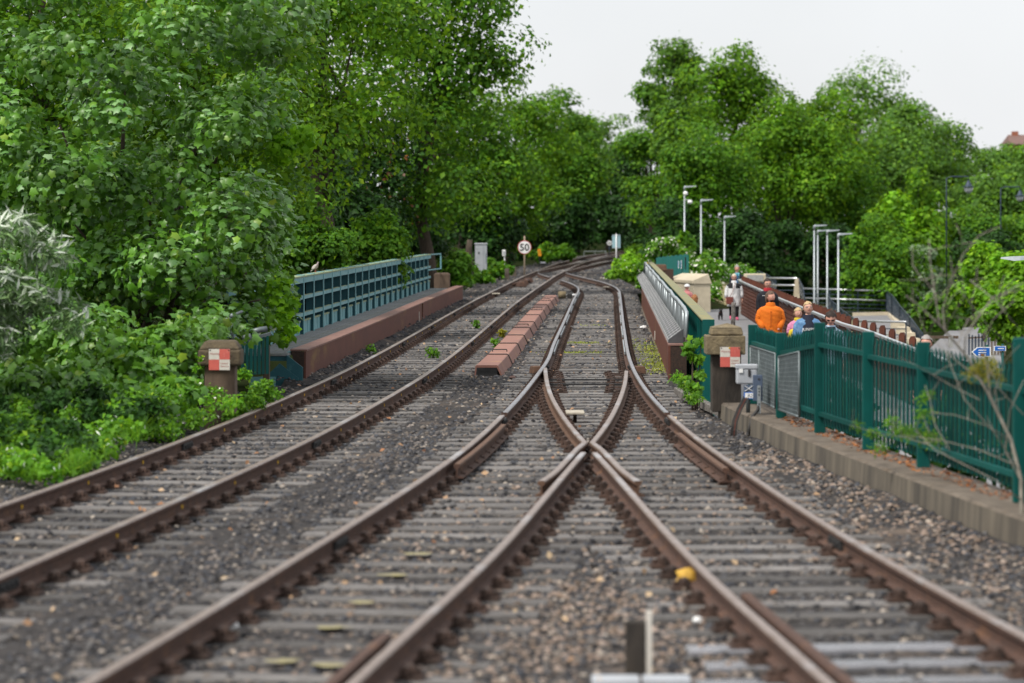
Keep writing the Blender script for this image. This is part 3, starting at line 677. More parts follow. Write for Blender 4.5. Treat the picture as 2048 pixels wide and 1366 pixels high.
def text_obj(txt, size, material, parent, ext=.0006, align='LEFT', name='lettering', bold=0.0):
    cu = bpy.data.curves.new('txt', 'FONT'); cu.body = txt; cu.size = size; cu.extrude = ext; cu.align_x = align; cu.resolution_u = 3; cu.offset = bold
    tmp = bpy.data.objects.new('txt_tmp', cu); COL.objects.link(tmp); bpy.context.view_layer.update()
    me = bpy.data.meshes.new_from_object(tmp.evaluated_get(bpy.context.evaluated_depsgraph_get()))
    bpy.data.objects.remove(tmp); bpy.data.curves.remove(cu); me.name = name
    me.materials.clear(); me.materials.append(material)
    o = link(name, me, parent); o.rotation_euler = (RAD(90), 0, 0); return o
pl = thing('stone_pillar', 'dark mossy stone pillar half hidden by sycamore leaves on the left', 'pillar', (-3.98, 38.2, -.3))
mb = MB(); mb.box((0, .1, .47), (.42, .36, .98), 0, 0, .98); mb.build('shaft', M['pillar_brown'], pl, bevel=.015)
mb = MB(); mb.box((.0, .1, 1.06), (.58, .5, .22), 0, 0, 1.0); mb.build('cap', M['stonecap_dark'], pl, bevel=.03)
mb = MB(); mb.box((0, .1, 1.23), (.56, .48, .12), 0, 0, .72); mb.build('cap_top', M['stonecap_dark'], pl, bevel=.03)
ws = warning_sign(None, at(439, 0, 37.95).x, 37.93, at(0, 740, 37.95).z, .285)
tag(ws, 'red and white warning plate on the left pillar under the sycamore', 'sign', 'quartered warning plates')
# small green gate, timber post and tubes behind the pillar
gt = thing('palisade_gate', 'short green steel gate leaf beside left pillar', 'gate', tuple(at(505, 750, 43)))
mb = MB()
pal_g = MB(); pal_g.box((0, 0, .25), (.05, .02, .5))
pm = pal_g.mesh('pale', M['green'])
for k in range(7): link('pale', pm, gt, (-.15 + k * .058, k * .05, 0), .5, (1, 1, 1 + .03 * k))
MB().beam((-.18, 0, .5), (.24, .36, .62), .05, .05).build('top_bar', M['galv_dark'], gt)
mb = MB(); mb.tube([(.0, .1, .66), (.1, .16, .69), (.2, .2, .70)], .045, 10); mb.tube([(-.14, 0, .56), (-.04, .06, .59)], .05, 10); mb.build('roller', M['galv_dark'], gt, True)
o = MB().box((0, 0, .5), (.11, .12, 1.0)).build('timber_post', M['timber'], None, bevel=.008, loc=tuple(at(533, 765, 47.5))); tag(o, 'weathered grey timber post by the walkway end on the left', 'post')
rl = thing('pipe_railing', 'white tubular railing ends among sycamore leaves above the left pillar', 'railing', tuple(at(465, 680, 42)))
mb = MB(); mb.tube([(0, 0, -.6), (0, 0, .30), (.03, 0, .38), (.12, .2, .42)], .022, 8); mb.tube([(-.16, .1, .30), (.0, .1, .32)], .022, 8); mb.build('tube', M['galv_dark'], rl, True)
mb = MB(); mb.ell((0, 0, .36), (.045, .045, .045)); mb.ell((.03, 0, .02), (.045, .045, .045)); mb.build('clamp', M['galv_dark'], rl, True)

# pigeon
def pigeon(label, loc, s, yaw, pink=True):
    root = link('pigeon', None, None, loc, yaw); root.scale = (s, s, s); tag(root, label, 'bird', 'pigeons perched on metalwork')
    pm1 = mat('pigeon_grey', (.42, .36, .35), (.30, .24, .23), .7, 0, 20, c3=(.45, .25, .20), s3=6); pm2 = mat('pigeon_wing', (.62, .58, .54), (.45, .40, .38), .7, 0, 20)
    mb = MB()
    Mr = Matrix.Rotation(RAD(-38), 4, 'X')
    mb.ell((0, 0, .16), (.062, .115, .066), 14, 10, 0, Mr)
    mb.tube([(0, -.06, .20), (0, -.075, .25), (0, -.08, .275)], [.045, .030, .022], 10); mb.ell((0, -.088, .285), (.025, .032, .027), 10, 8)
    mb.build('body', pm1, root, True)
    MB().tube([(0, -.115, .283), (0, -.138, .277)], [.008, .002], 6).build('beak', M['signblack'], root)
    for sx in (-1, 1): MB().ell((sx * .05, .02, .155), (.018, .11, .05), 10, 8, 0, Matrix.Rotation(RAD(-40), 4, 'X')).build('wing', pm2, root, True)
    MB().hexa([(-.02, .06, .10), (.02, .06, .10), (.035, .16, .02), (-.035, .16, .02), (-.02, .065, .11), (.02, .065, .11), (.035, .165, .03), (-.035, .165, .03)]).build('tail', pm2, root)
    mb = MB()
    for sx in (-.022, .022): mb.tube([(sx, .01, .11), (sx, 0, .0)], .006, 5); mb.tube([(sx, .0, .004), (sx, -.03, .004)], .005, 5)
    mb.build('leg', mat('bird_leg', (.45, .12, .1)), root)
    return root
dpg = 60.5; pigeon('pale brown pigeon perched on the teal parapet top', (xat(cP, dpg) - .03, dpg, ztop + .028), .72, RAD(60))

# ------------------------------------------------------------------ covered girder between the two lines
cg = thing('girder_cover', 'row of brown steel cover sections strapped over the middle girder', 'girder cover')
cC = offset(A, 1.63); jn = [51.4, 55.5, 60.6, 65, 69.7, 73.7, 79.3, 83.8, 88.9, 93.5, 98, 101]
for i in range(len(jn) - 1):
    q = part_of(cC, jn[i] + .02, jn[i + 1] - .02)
    q = np.array([(xat(cC, jn[i] + .02), jn[i] + .02), *[tuple(p) for p in q if jn[i] + .3 < p[1] < jn[i + 1] - .3], (xat(cC, jn[i + 1] - .02), jn[i + 1] - .02)])
    sec = MB(); sec.sweep([(-.25, -.28), (-.225, -.29), (-.20, -.065), (.17, -.065), (.27, -.28), (.30, -.28), (.19, -.03), (.165, -.02), (-.20, -.02), (-.225, -.035)], [tuple(p) for p in q]); sec.build('cover_section', M['cover'], cg)
    if i:
        x = xat(cC, jn[i]); y = jn[i]
        MB().tube([(x - .255, y, -.27), (x - .235, y, -.03), (x - .21, y, -.008), (x + .17, y, -.008), (x + .205, y, -.025), (x + .315, y, -.27)], .012, 6).build('strap', M['black'], cg)
    if i in (1, 4, 7, 9):
        x = xat(cC, jn[i] + 1.3); y = jn[i] + 1.3
        MB().tube([(x - .17, y, -.02), (x - .17, y, .015), (x - .165, y, .025), (x + .115, y, .025), (x + .12, y, .015), (x + .12, y, -.02)], .012, 6).build('handle', M['black'], cg)
x, y = xat(cC, 51.4), 51.42
mb = MB(); mb.box((x - .02, y + .02, -.17), (.40, .02, .20))
for k in range(9): mb.box((x - .19 + k * .043, y - .005, -.11), (.008, .02, .07))
mb.build('end_grille', M['black'], cg)

# ------------------------------------------------------------------ right side of the bridge
gd0, gd1 = 50.5, 94.0
line = lambda off, a, b, n=24: [(Bs(t) + off, t) for t in np.linspace(a, b, n)]
gB = thing('bridge_girder', 'rust-stained brown girder below the grey railing right of the track', 'girder')
MB().sweep([(0, -.40), (.04, -.40), (.04, .372), (0, .372)], line(1.44, gd0, gd1)).build('web_plate', M['girder'], gB)
MB().sweep([(-.0, .375), (.40, .375), (.40, .40), (-.0, .40)], line(1.44, gd0, gd1)).build('top_flange', M['girder_top'], gB)
MB().sweep([(-.14, -.40), (0, -.40), (0, -.20), (-.02, -.20), (-.14, -.36)], line(1.44, gd0 + .5, gd1)).build('ballast_kerb', M['concrete'], gB)
MB().box((Bs(gd0) + 1.62, gd0 + .02, 0), (.30, .03, .74)).build('end_web', M['rust_dark'], gB)
MB().box((Bs(64) + 1.41, 64, .02), (.015, .04, .20)).build('marker_stake', M['white'], gB)
gw = thing('guard_screen', 'sloping dark guard boards under wire mesh along the right girder', 'screen')
L0 = line(1.47, gd0 + .6, 112, 31); zin, zout, wof = .42, .60, .22
for i in range(30):
    (x0, y0), (x1, y1) = L0[i], L0[i + 1]
    MB().hexa([(x0, y0 + .02, zin), (x1, y1 - .02, zin), (x1 + wof, y1 - .02, zout), (x0 + wof, y0 + .02, zout), (x0, y0 + .02, zin + .02), (x1, y1 - .02, zin + .02), (x1 + wof, y1 - .02, zout + .02), (x0 + wof, y0 + .02, zout + .02)]).build('guard_board', M['panel_dark'], gw)
mb = MB()
for k in range(5):
    f = k / 4; mb.tube([(L0[0][0] + wof * f - .01, L0[0][1], zin + (zout - zin) * f + .05), (L0[-1][0] + wof * f - .01, L0[-1][1], zin + (zout - zin) * f + .05)], .0035, 4)
d = gd0 + .7
while d < 112:
    x = Bs(d) + 1.47; mb.tube([(x - .02, d, zin + .05), (x + wof, d, zout + .05)], .0045, 4); mb.box((x - .02, d, zin + .02), (.03, .03, .05)); d += .9
stuff(mb.build('wire_mesh', M['wire'], gw))
x, y = L0[0]; MB().hexa([(x - .02, y - .04, .40), (x + .26, y - .04, .40), (x + .26, y - .04, .66), (x - .02, y - .04, .46), (x - .02, y - .01, .40), (x + .26, y - .01, .40), (x + .26, y - .01, .66), (x - .02, y - .01, .46)]).build('end_plate', M['panel_dark'], gw)

rr = thing('steel_railing', 'galvanised bar railing with wavy tube handrail right of the track', 'railing')
rl0 = [(Bs(t) + 1.78 + .010 * math.sin(t * .7), t, 1.0 + .007 * math.sin(t * 1.1)) for t in np.linspace(gd0 + .1, 112.5, 60)]
mb = MB(); mb.tube([(rl0[0][0], rl0[0][1], .42), (rl0[0][0], rl0[0][1], .90), (rl0[0][0], rl0[0][1] + .05, .97)] + rl0[1:] + [(rl0[-1][0], rl0[-1][1] + .4, .9), (rl0[-1][0], rl0[-1][1] + .5, .4)], .036, 8); mb.build('handrail', M['galv'], rr, True)
MB().tube([(p[0], p[1], .47) for p in rl0], .02, 5).build('lower_rail', M['galv_dark'], rr, True)
MB().tube([(p[0], p[1], .92) for p in rl0], .014, 5).build('upper_rail', M['galv_dark'], rr, True)
mb = MB(); d = gd0 + .3
while d < 112: mb.box((Bs(d) + 1.78, d, .70), (.02, .012, .46)); d += .125
stuff(mb.build('railing_bars', M['galv'], rr))
stn = MB().tube([(0, 0, -.55), (0, 0, .05)], .034, 8).mesh('stanchion', M['galv'], True); jm = MB().tube([(0, -.06, 0), (0, .06, 0)], .046, 8).mesh('rail_joint', M['galv'], True)
for k in range(21):
    i = int(k * 2.85); p = rl0[i]; link('stanchion', stn, rr, (p[0], p[1], .95)); 
    if k: link('rail_joint', jm, rr, p)

pR = thing('bridge_parapet', 'dark green plate parapet with lichen-covered top between railing and footpath', 'parapet')
pa = line(2.02, 46.5, 114, 40)
for i in range(0, 39, 3):
    MB().sweep([(-.10, .965), (.10, .965), (.10, .99), (-.10, .99)], [(pa[i][0], pa[i][1] + .03)] + pa[i + 1:i + 3] + [(pa[i + 3][0], pa[i + 3][1] - .0)]).build('top_plate', M['green_top'], pR)
MB().sweep([(.0, -1.1), (.03, -1.1), (.03, .962), (.0, .962)], pa).build('web_plate', M['green'], pR)
sm = MB().box((0, 0, 0), (.16, .03, 1.90)).mesh('stiffener', M['green'])
d = 47.4
while d < 114: link('stiffener', sm, pR, (Bs(d) + 2.02, d, .0)); d += 1.25
MB().box((Bs(46.5) + 2.02, 46.45, .0), (.20, .05, 1.98)).build('end_plate', M['green'], pR)
MB().box((Bs(114.1) + 1.9, 114.15, .72), (.06, .05, .55)).build('yellow_end_strip', M['yellow'], pR)

# plinth, right pillar, electrical post
mb = MB(); dd = np.linspace(14, 39.3, 40)
fr = [(plinth_front(t), t) for t in dd]; V = []
for (x, y) in fr: V += [(x, y, -.30), (x + .02, y, .08), (x + .05, y, .10), (x + .62, y, .10), (x + .64, y, -1.6)]
mb.add(V, [(j * 5 + i, (j + 1) * 5 + i, (j + 1) * 5 + i + 1, j * 5 + i + 1) for j in range(len(dd) - 1) for i in range(4)], [0, 1, 1, 0] * (len(dd) - 1))
k = (len(dd) - 1) * 5; mb.add([V[k + i] for i in range(5)], [(0, 1, 2, 3, 4)], 0); mb.add(V[:5], [(4, 3, 2, 1, 0)], 0)
o = mb.build('concrete_plinth', [M['concrete_face'], M['concrete']]); tag(o, 'long low stained concrete plinth under the green palisade fence', 'plinth')
mb = MB(); q = [Vector((3.05, 39.4, -.12)), Vector((2.75, 44, -.14)), Vector((2.72, 46, -.16))]
mb.beam(q[0], q[1], .12, .10); mb.beam(q[1], q[2], .12, .10); o = mb.build('timber_kerb', M['oldpost'], None); tag(o, 'weathered timber edging beam beside the weeds left of right pillar', 'beam')

pr = thing('stone_pillar', 'stone pillar with peaked mossy cap at the end of the green fence', 'pillar', (2.96, 39.0, .0))
mb = MB(); mb.box((0.02, .05, .40), (.40, .40, .86)); mb.build('shaft', M['pillar_dark'], pr, bevel=.012)
mb = MB(); mb.box((0, 0, .90), (.54, .52, .26)); mb.build('cap', M['stonecap'], pr, bevel=.012)
mb = MB(); mb.box((.02, .02, 1.09), (.46, .44, .10), 0, 0, .9); mb.add([(-.19, -.18, 1.14), (.23, -.18, 1.14), (.23, .22, 1.14), (-.19, .22, 1.14), (.04, .02, 1.20)], [(0, 1, 4), (1, 2, 4), (2, 3, 4), (3, 0, 4)]); mb.build('cap_top', M['stonecap'], pr, bevel=.02)
ws = warning_sign(None, at(1460.5, 0, 38.68).x, 38.70, at(0, 734, 38.68).z, .275)
tag(ws, 'red and white warning plate on the peaked pillar by the green fence', 'sign', 'quartered warning plates')
MB().disc((-.01, -.006, .262), .012, .004, (0, 1, 0), 12).build('yellow_sticker', M['yellow'], ws)

eb = thing('junction_box', 'grey electrical box on a post with blue B2 plate, in front of right pillar', 'junction box', (3.12, 36.4, .15))
p = lambda x, y: local(eb, [at(x, y, 36.4)])[0]
c = p(1493, 750); mb = MB(); mb.box((c.x, 0, c.z - .015), (.27, .17, .20)); b = mb.build('box', M['greybox'], eb, bevel=.02)
MB().box((c.x, 0, c.z + .11), (.285, .185, .06)).build('lid', M['greybox'], b, bevel=.012)
MB().box((c.x + .03, -.09, c.z + .03), (.035, .02, .09)).build('latch', M['black'], b, bevel=.008)
MB().box((c.x - .08, -.095, c.z + .06), (.05, .015, .05)).build('hinge', M['signwhite'], b)
c = p(1514, 775); MB().box((c.x, -.1, c.z), (.125, .05, .34)).build('side_cover', M['bluegrey'], eb, bevel=.008)
c2 = p(1516, 780); MB().beam((c2.x, -.14, -.02), (c2.x, -.14, .34), .045, .012, up=(0, 1, 0)).build('mount_post', M['galv'], eb)
mb = MB()
for zz in (.30, .26, .22, .1): mb.box((c2.x, -.149, zz), (.014, .006, .02))
mb.build('slot', M['black'], eb)
MB().disc((c2.x, -.128, p(0, 757).z), .012, .008, (0, 1, 0), 10).build('lock', M['black'], eb)
c = p(1496, 776); pl1 = MB().box((c.x, -.10, c.z), (.125, .008, .095)).build('emblem_plate', M['bluegrey'], eb)
MB().beam((c.x - .05, -.106, c.z - .035), (c.x + .05, -.106, c.z + .035), .006, .018, up=(0, 1, 0)).beam((c.x - .05, -.107, c.z + .035), (c.x + .05, -.107, c.z - .035), .006, .018, up=(0, 1, 0)).build('cross_emblem', M['signwhite'], pl1)
c = p(1496, 790); pl2 = MB().box((c.x, -.10, c.z), (.125, .008, .09)).build('number_plate', M['signblue'], eb)
MB().box((c.x + .005, -.105, c.z), (.105, .004, .066)).build('white_field', M['signwhite'], pl2)
t = text_obj('B2', .06, M['bluegrey'], pl2); t.location = (c.x - .015, -.1078, c.z - .021)
MB().tube([(-.05, 0, -.02), (-.05, 0, .32)], .028, 8).build('stand_pipe', M['galv_dark'], eb, True)
mb = MB()
for k in range(4):
    o_ = k * .02; mb.tube([(-.06 + o_ * .6, -.06, .30), (-.12 + o_, -.10, .18), (-.20 + o_, -.13, .04), (-.27 + o_, -.20, -.12), (-.30 + o_, -.26, -.36)], .009, 6, 1 if k == 2 else 0)
mb.tube([(.09, -.1, .14), (.06, -.15, .02), (-.02, -.25, -.06), (-.10, -.34, -.36)], .022, 7, 0)
mb.build('cable', [M['black'], mat('brown_cable', (.12, .035, .025))], eb, True)

# ------------------------------------------------------------------ palisade fence on the plinth
fe = thing('palisade_fence', 'dark green steel palisade fence with pointed pales on the concrete plinth', 'fence')
PX = [(3.32, 38.6, 1.19), (3.44, 35.8, 1.19), (3.66, 33.3, 1.41), (3.92, 30.8, 1.40), (4.20, 28.6, 1.38), (4.56, 25.0, 1.57), (5.02, 22.0, 1.45)]
RT = [(.945, .955), (.93, 1.14), (1.15, 1.15), (1.13, 1.115), (1.105, 1.10), (1.10, 1.10)]
def pale_mesh():
    """W-section sheet pale, unit height, split pointed head"""
    w = [(-.034, .0), (-.017, -.016), (0, .004), (.017, -.016), (.034, .0)]; mb = MB(); V = []
    for z in (0, .90): V += [(x, y, z) for x, y in w]
    V += [(-.040, -.02, .985), (-.02, -.02, .93), (0, .0, 1.0), (.02, -.02, .93), (.040, -.02, .985)]
    Fc = [(r * 5 + i, r * 5 + i + 1, (r + 1) * 5 + i + 1, (r + 1) * 5 + i) for r in range(2) for i in range(4)]
    V2 = [(x, y + .006, z) for x, y, z in V]; mb.add(V, Fc); mb.add(V2, [tuple(reversed(f)) for f in Fc]); return mb.mesh('pale', M['green'])
PAL = pale_mesh()
for i, (x, y, zt) in enumerate(PX):
    nx_, ny_ = (PX[min(i + 1, 6)][0] - PX[max(i - 1, 0)][0]), (PX[min(i + 1, 6)][1] - PX[max(i - 1, 0)][1]); a = math.atan2(ny_, nx_) + math.pi / 2
    mb = MB(); w = .125 if i != 5 else .17; mb.box((0, 0, (zt - .10) / 2), (w, .10, zt - .10)); mb.box((0, -.03, (zt - .1) / 2), (w + .006, .012, zt - .104))
    mb.build('post', M['green'], fe, bevel=.006, loc=(x, y, .10)).rotation_euler = (0, 0, 0)
for i in range(6):
    (x0, y0, _), (x1, y1, _) = PX[i], PX[i + 1]; L = math.hypot(x1 - x0, y1 - y0); r0, r1 = RT[i]; a = math.atan2(y1 - y0, x1 - x0)
    nrm = Vector((y1 - y0, -(x1 - x0), 0)).normalized()
    if nrm.x > 0: nrm = -nrm
    MB().beam(Vector((x0, y0, r0)) + nrm * .01, Vector((x1, y1, r1)) + nrm * .01, .045, .05).build('rail', M['green'], fe)
    MB().beam(Vector((x0, y0, .33)) + nrm * .01, Vector((x1, y1, .33)) + nrm * .01, .045, .05).build('rail', M['green'], fe)
    n = int(L / .152)
    for k in range(n):
        f = (k + .5) / n; zt = r0 + (r1 - r0) * f + .235
        link('pale', PAL, fe, (x0 + (x1 - x0) * f - nrm.x * .03, y0 + (y1 - y0) * f - nrm.y * .03, .19), a + math.pi + random.uniform(-.05, .05), (1, 1, zt - .19 + random.uniform(-.01, .01)))
    if i < 2:
        f0, f1 = (.06, .95) if i == 0 else (.05, .60); mb = MB(); fr = MB()
        B = lambda f, z: Vector((x0 + (x1 - x0) * f, y0 + (y1 - y0) * f, z)) + nrm * .055
        zb, ztp = .22, (r0 - .04); zt2 = (r0 + (r1 - r0) * f1 - .04)
        nn = int((f1 - f0) * L / .055)
        for k in range(nn + 1): f = f0 + (f1 - f0) * k / nn; mb.tube([B(f, zb), B(f, ztp + (zt2 - ztp) * k / nn)], .005, 4)
        for k in range(14): u = k / 13; mb.tube([B(f0, zb + (ztp - zb) * u), B(f1, zb + (zt2 - zb) * u)], .005, 4)
        for u, v in (((f0, zb), (f1, zb)), ((f0, ztp), (f1, zt2)), ((f0, zb), (f0, ztp)), ((f1, zb), (f1, zt2))): fr.tube([B(*u), B(*v)], .014, 6)
        if i == 0: fm = (f0 + f1) / 2 - .12; fr.tube([B(fm, zb), B(fm, (ztp + zt2) / 2)], .014, 6)
        fo = fr.build('mesh_frame', M['galv_dark'], fe, True); stuff(mb.build('wire_mesh', M['galv_dark'], fo))

# ------------------------------------------------------------------ brown slatted fence along the far side of the path
bf = thing('slatted_fence', 'brown boarded fence with steel handrail on the far side of the footpath', 'fence')
FD = np.linspace(50, 109.2, 34); slm = None
ht = lambda d: zpath(d) + float(np.interp(d, [50, 62, 111], [1.08, 1.16, 1.34]))
sb_cache = {}
for j in range(0, 33, 3):
    d0_, d1_ = FD[j], FD[min(j + 3, 33)]
    for k in range(10):
        z0_, z1_ = zpath(d0_) + .10 + k * (ht(d0_) - zpath(d0_) - .12) / 9.5, zpath(d1_) + .10 + k * (ht(d1_) - zpath(d1_) - .12) / 9.5
        MB().beam((xfence(d0_), d0_ + .02, z0_), (xfence(d1_), d1_ - .02, z1_), .03, .086).build('slat', M['slat'], bf)
fin = MB(); fin.hexa([(-.03, -.065, 0), (.03, -.065, 0), (.03, .065, 0), (-.03, .065, 0), (-.03, -.065, .95), (.03, -.065, .95), (.03, .055, .95), (-.03, .055, .95)])
fin.hexa([(-.03, -.065, .95), (.03, -.065, .95), (.03, .055, .95), (-.03, .055, .95), (-.03, -.035, 1), (.03, -.035, 1), (.03, .02, .995), (-.03, .02, .995)])
finm = fin.mesh('upright_board', M['slat'])
d = 50.2
while d < 109: link('upright_board', finm, bf, (xfence(d) + .07, d, zpath(d)), .9, (1, 1, ht(d) - zpath(d) + .17)); d += 1.25
hr = [(xfence(t) - .09, t, ht(t)) for t in np.linspace(47, 109.6, 40)]
MB().tube(hr, .042, 10).build('handrail', M['stainless'], bf, True)
brm = MB().beam((0, 0, 0), (.10, 0, -.09), .02, .04).mesh('rail_bracket', M['stainless'])
for t in np.arange(52, 111, 2.4): link('rail_bracket', brm, bf, (xfence(t) - .1, t, ht(t) - .03))
wp = thing('stone_post', 'grey granite end pier with a cream coping at the far end of the brown fence', 'pier', (9.22, 109.3, -1.0))
mb = MB(); mb.hexa([(-.40, 0, 0), (.28, 0, 0), (.28, .6, 0), (-.40, .6, 0), (-.32, 0, 1.38), (.05, 0, 1.38), (.05, .6, 1.38), (-.32, .6, 1.38)]); mb.build('pier', M['granite'], wp, bevel=.02)
MB().box((.32, .75, 1.42), (.85, .35, .34)).build('coping', M['cream'], wp, bevel=.03)
MB().box((.32, .56, 1.42), (.62, .02, .24)).build('panel', M['granite'], wp)

# ------------------------------------------------------------------ far right end of the bridge: pier, steel sheet fence, cream wall
q = at(1319, 560, 117); o = thing('brick_pier', 'brown capped stone pier at the far end of green parapet', 'pier', (q.x, q.y, -.6))
MB().box((0, 0, .6), (.42, .4, 1.2)).build('shaft', M['pillar_brown'], o, bevel=.02); MB().box((0, 0, 1.32), (.62, .55, .26), 0, 0, .85).build('cap', M['rust_orange'], o, bevel=.03)
MB().box((.38, -.1, 1.05), (.38, .3, .42)).build('bracket_box', M['rust_dark'], o, bevel=.01)
tf = thing('steel_screen', 'bright green corrugated steel screen with blue posters beyond the bridge', 'screen', (0, 0, 0))
a0, a1 = at(1313, 556, 124), at(1377, 556, 117)
n = 15; zt0, zt1 = at(0, 516, 124).z, at(0, 509, 117).z
sheet = MB().box((0, 0, .5), (1, .03, 1)).box((.4, -.018, .5), (.16, .012, 1)).mesh('sheet', mat('bright_green_sheet', (.0, .15, .13), (.0, .125, .11), .55, 0, 4, rnd=.06))
w = (a1 - a0).xy.length / n; ang = math.atan2(a1.y - a0.y, a1.x - a0.x)
for k in range(n):
    f = (k + .5) / n; q = a0.lerp(a1, f); link('sheet', sheet, tf, (q.x, q.y, -.6), ang, (w, 1, zt0 + (zt1 - zt0) * f + .6 + (.03 if k % 2 else 0)))
for (xx, yy, hh) in ((1361, 529, 15), (1366.5, 529, 17)):
    q = at(xx, yy, 118.2); pw = .085; pz = q.z
    po = MB().box((0, -.09, 0), (pw, .02, hh * 118 / F)).build('poster', M['signwhite'], tf, loc=(q.x, q.y - .05, pz)); po.rotation_euler = (0, 0, ang)
    for s in (-.25, .05, .3): MB().box((0, -.105, s * hh * 118 / F), (pw * .85, .01, hh * 118 / F * .2)).build('blue_block', M['signblue'], po)
q = at(1371, 526, 117.6); MB().box((q.x, q.y - .15, q.z), (.07, .04, .50)).build('black_strip', M['signblack'], tf)
cw = thing('cream_wall', 'low cream stone wall with sloped coping behind the child in helmet', 'wall', (0, 0, 0))
c0, c1 = at(1338, 600, 118), at(1387, 600, 113)
mb = MB(); dirv = (c1 - c0).normalized(); nv = Vector((-dirv.y, dirv.x, 0)); zb = -1.05; z1 = at(0, 566, 115).z
mb.hexa([Vector((c0.x, c0.y, zb)), Vector((c1.x, c1.y, zb)), Vector((c1.x, c1.y, zb)) + nv * .7, Vector((c0.x, c0.y, zb)) + nv * .7] + [Vector((p.x, p.y, z1)) + o_ for p, o_ in ((c0, Vector()), (c1, Vector()), (c1, nv * .7), (c0, nv * .7))]); mb.build('wall_body', M['cream'], cw)
mb = MB(); e = dirv * .06
mb.hexa([Vector((c0.x, c0.y, z1)) - nv * .05 - e, Vector((c1.x, c1.y, z1)) - nv * .05 + e, Vector((c1.x, c1.y, z1)) + nv * .75 + e, Vector((c0.x, c0.y, z1)) + nv * .75 - e] + [Vector((c0.x, c0.y, z1 + .12)) - nv * .05 - e, Vector((c1.x, c1.y, z1 + .14)) - nv * .05 + e, Vector((c1.x, c1.y, z1 + .42)) + nv * .6 + e, Vector((c0.x, c0.y, z1 + .36)) + nv * .6 - e]); mb.build('coping', M['cream'], cw, bevel=.02)

# ------------------------------------------------------------------ people and dog
def skin_mesh(V, Ed, Rd, sub=2, root=0):
    me = bpy.data.meshes.new('skin_tmp'); me.from_pydata([tuple(v) for v in V], Ed, [])
    o = bpy.data.objects.new('skin_tmp', me); COL.objects.link(o)
    sk = o.modifiers.new('s', 'SKIN'); sk.use_smooth_shade = True; sk.branch_smoothing = .4
    if not me.skin_vertices: 
        bm = bmesh.new(); bm.from_mesh(me); bm.verts.layers.skin.verify(); bm.to_mesh(me); bm.free()
    for i, r in enumerate(Rd):
        me.skin_vertices[0].data[i].radius = r if hasattr(r, '__len__') else (r, r); me.skin_vertices[0].data[i].use_root = (i == root)
    ss = o.modifiers.new('d', 'SUBSURF'); ss.levels = sub; ss.render_levels = sub
    bpy.context.view_layer.update()
    m = bpy.data.meshes.new_from_object(o.evaluated_get(bpy.context.evaluated_depsgraph_get()))
    bpy.data.objects.remove(o); bpy.data.meshes.remove(me)
    v = [p.co.copy() for p in m.vertices]; f = [tuple(p.vertices) for p in m.polygons]; bpy.data.meshes.remove(m)
    return v, f
CM = {}
def cloth(name, c, c2=None, rough=.85, c3=None):
    if name not in CM: CM[name] = mat(name, c, c2 or [q * .72 for q in c], rough, 0, 7, .45, 9, c3=c3, s3=5)
    return CM[name]
def head_into(mb, c, hh, yaw, pitch):
    """head with face: mats 0 skin, 1 eye, 2 lip, 3 beard"""
    Mr = Matrix.Rotation(yaw, 4, 'Z') @ Matrix.Rotation(pitch, 4, 'X'); nu, nv = 28, 22; V = []; Fc = []; Mt = []
    for i in range(nv + 1):
        th = math.pi * i / nv
        for j in range(nu):
            ph = 2 * math.pi * j / nu - math.pi / 2
            x, y, z = math.sin(th) * math.cos(ph), math.sin(th) * math.sin(ph), math.cos(th)
            fx = 1.0; 
            if z < 0: fx = 1 - .30 * (-z) ** 1.3
            X, Y, Z = x * .37 * fx, y * .45 * (1 - .12 * max(0, -z)), z * .5
            fr = max(0, -y)
            nz = math.exp(-((x / .16) ** 2)) * math.exp(-(((z + .14) / .17) ** 2)) * (1 if z < .12 else .3)
            Y -= .085 * nz * fr
            for sx in (-1, 1): Y += .03 * math.exp(-(((x - sx * .36) / .16) ** 2) - (((z - .08) / .10) ** 2)) * fr
            Y -= .02 * math.exp(-(((z - .22) / .08) ** 2)) * fr * (abs(x) < .6); Y -= .035 * math.exp(-((x / .3) ** 2) - (((z + .78) / .16) ** 2)) * fr
            V.append(Vector((X, Y, Z)))
    for i in range(nv):
        for j in range(nu):
            Fc.append((i * nu + j, (i + 1) * nu + j, (i + 1) * nu + (j + 1) % nu, i * nu + (j + 1) % nu))
            cc = sum((V[k] for k in Fc[-1]), Vector()) / 4; m = 0
            if cc.y < -.28:
                if abs(abs(cc.x) - .125) < .045 and abs(cc.z - .035) < .03: m = 1
                elif abs(cc.x) < .10 and abs(cc.z + .255) < .028: m = 2
            if cc.y < -.12 and cc.z < -.275 and m != 2: m = 4
            if cc.y < -.28 and -.225 < cc.z < -.175 and abs(cc.x) < .14: m = 4
            Mt.append(m)
    mb.add([c + (Mr @ (v * hh)) for v in V], Fc, Mt)
    for sx in (-1, 1): mb.ell(c + Mr @ Vector((sx * .375 * hh, .02 * hh, -.02 * hh)), (.035 * hh, .07 * hh, .12 * hh), 8, 6, 0, Mr)
    return Mr
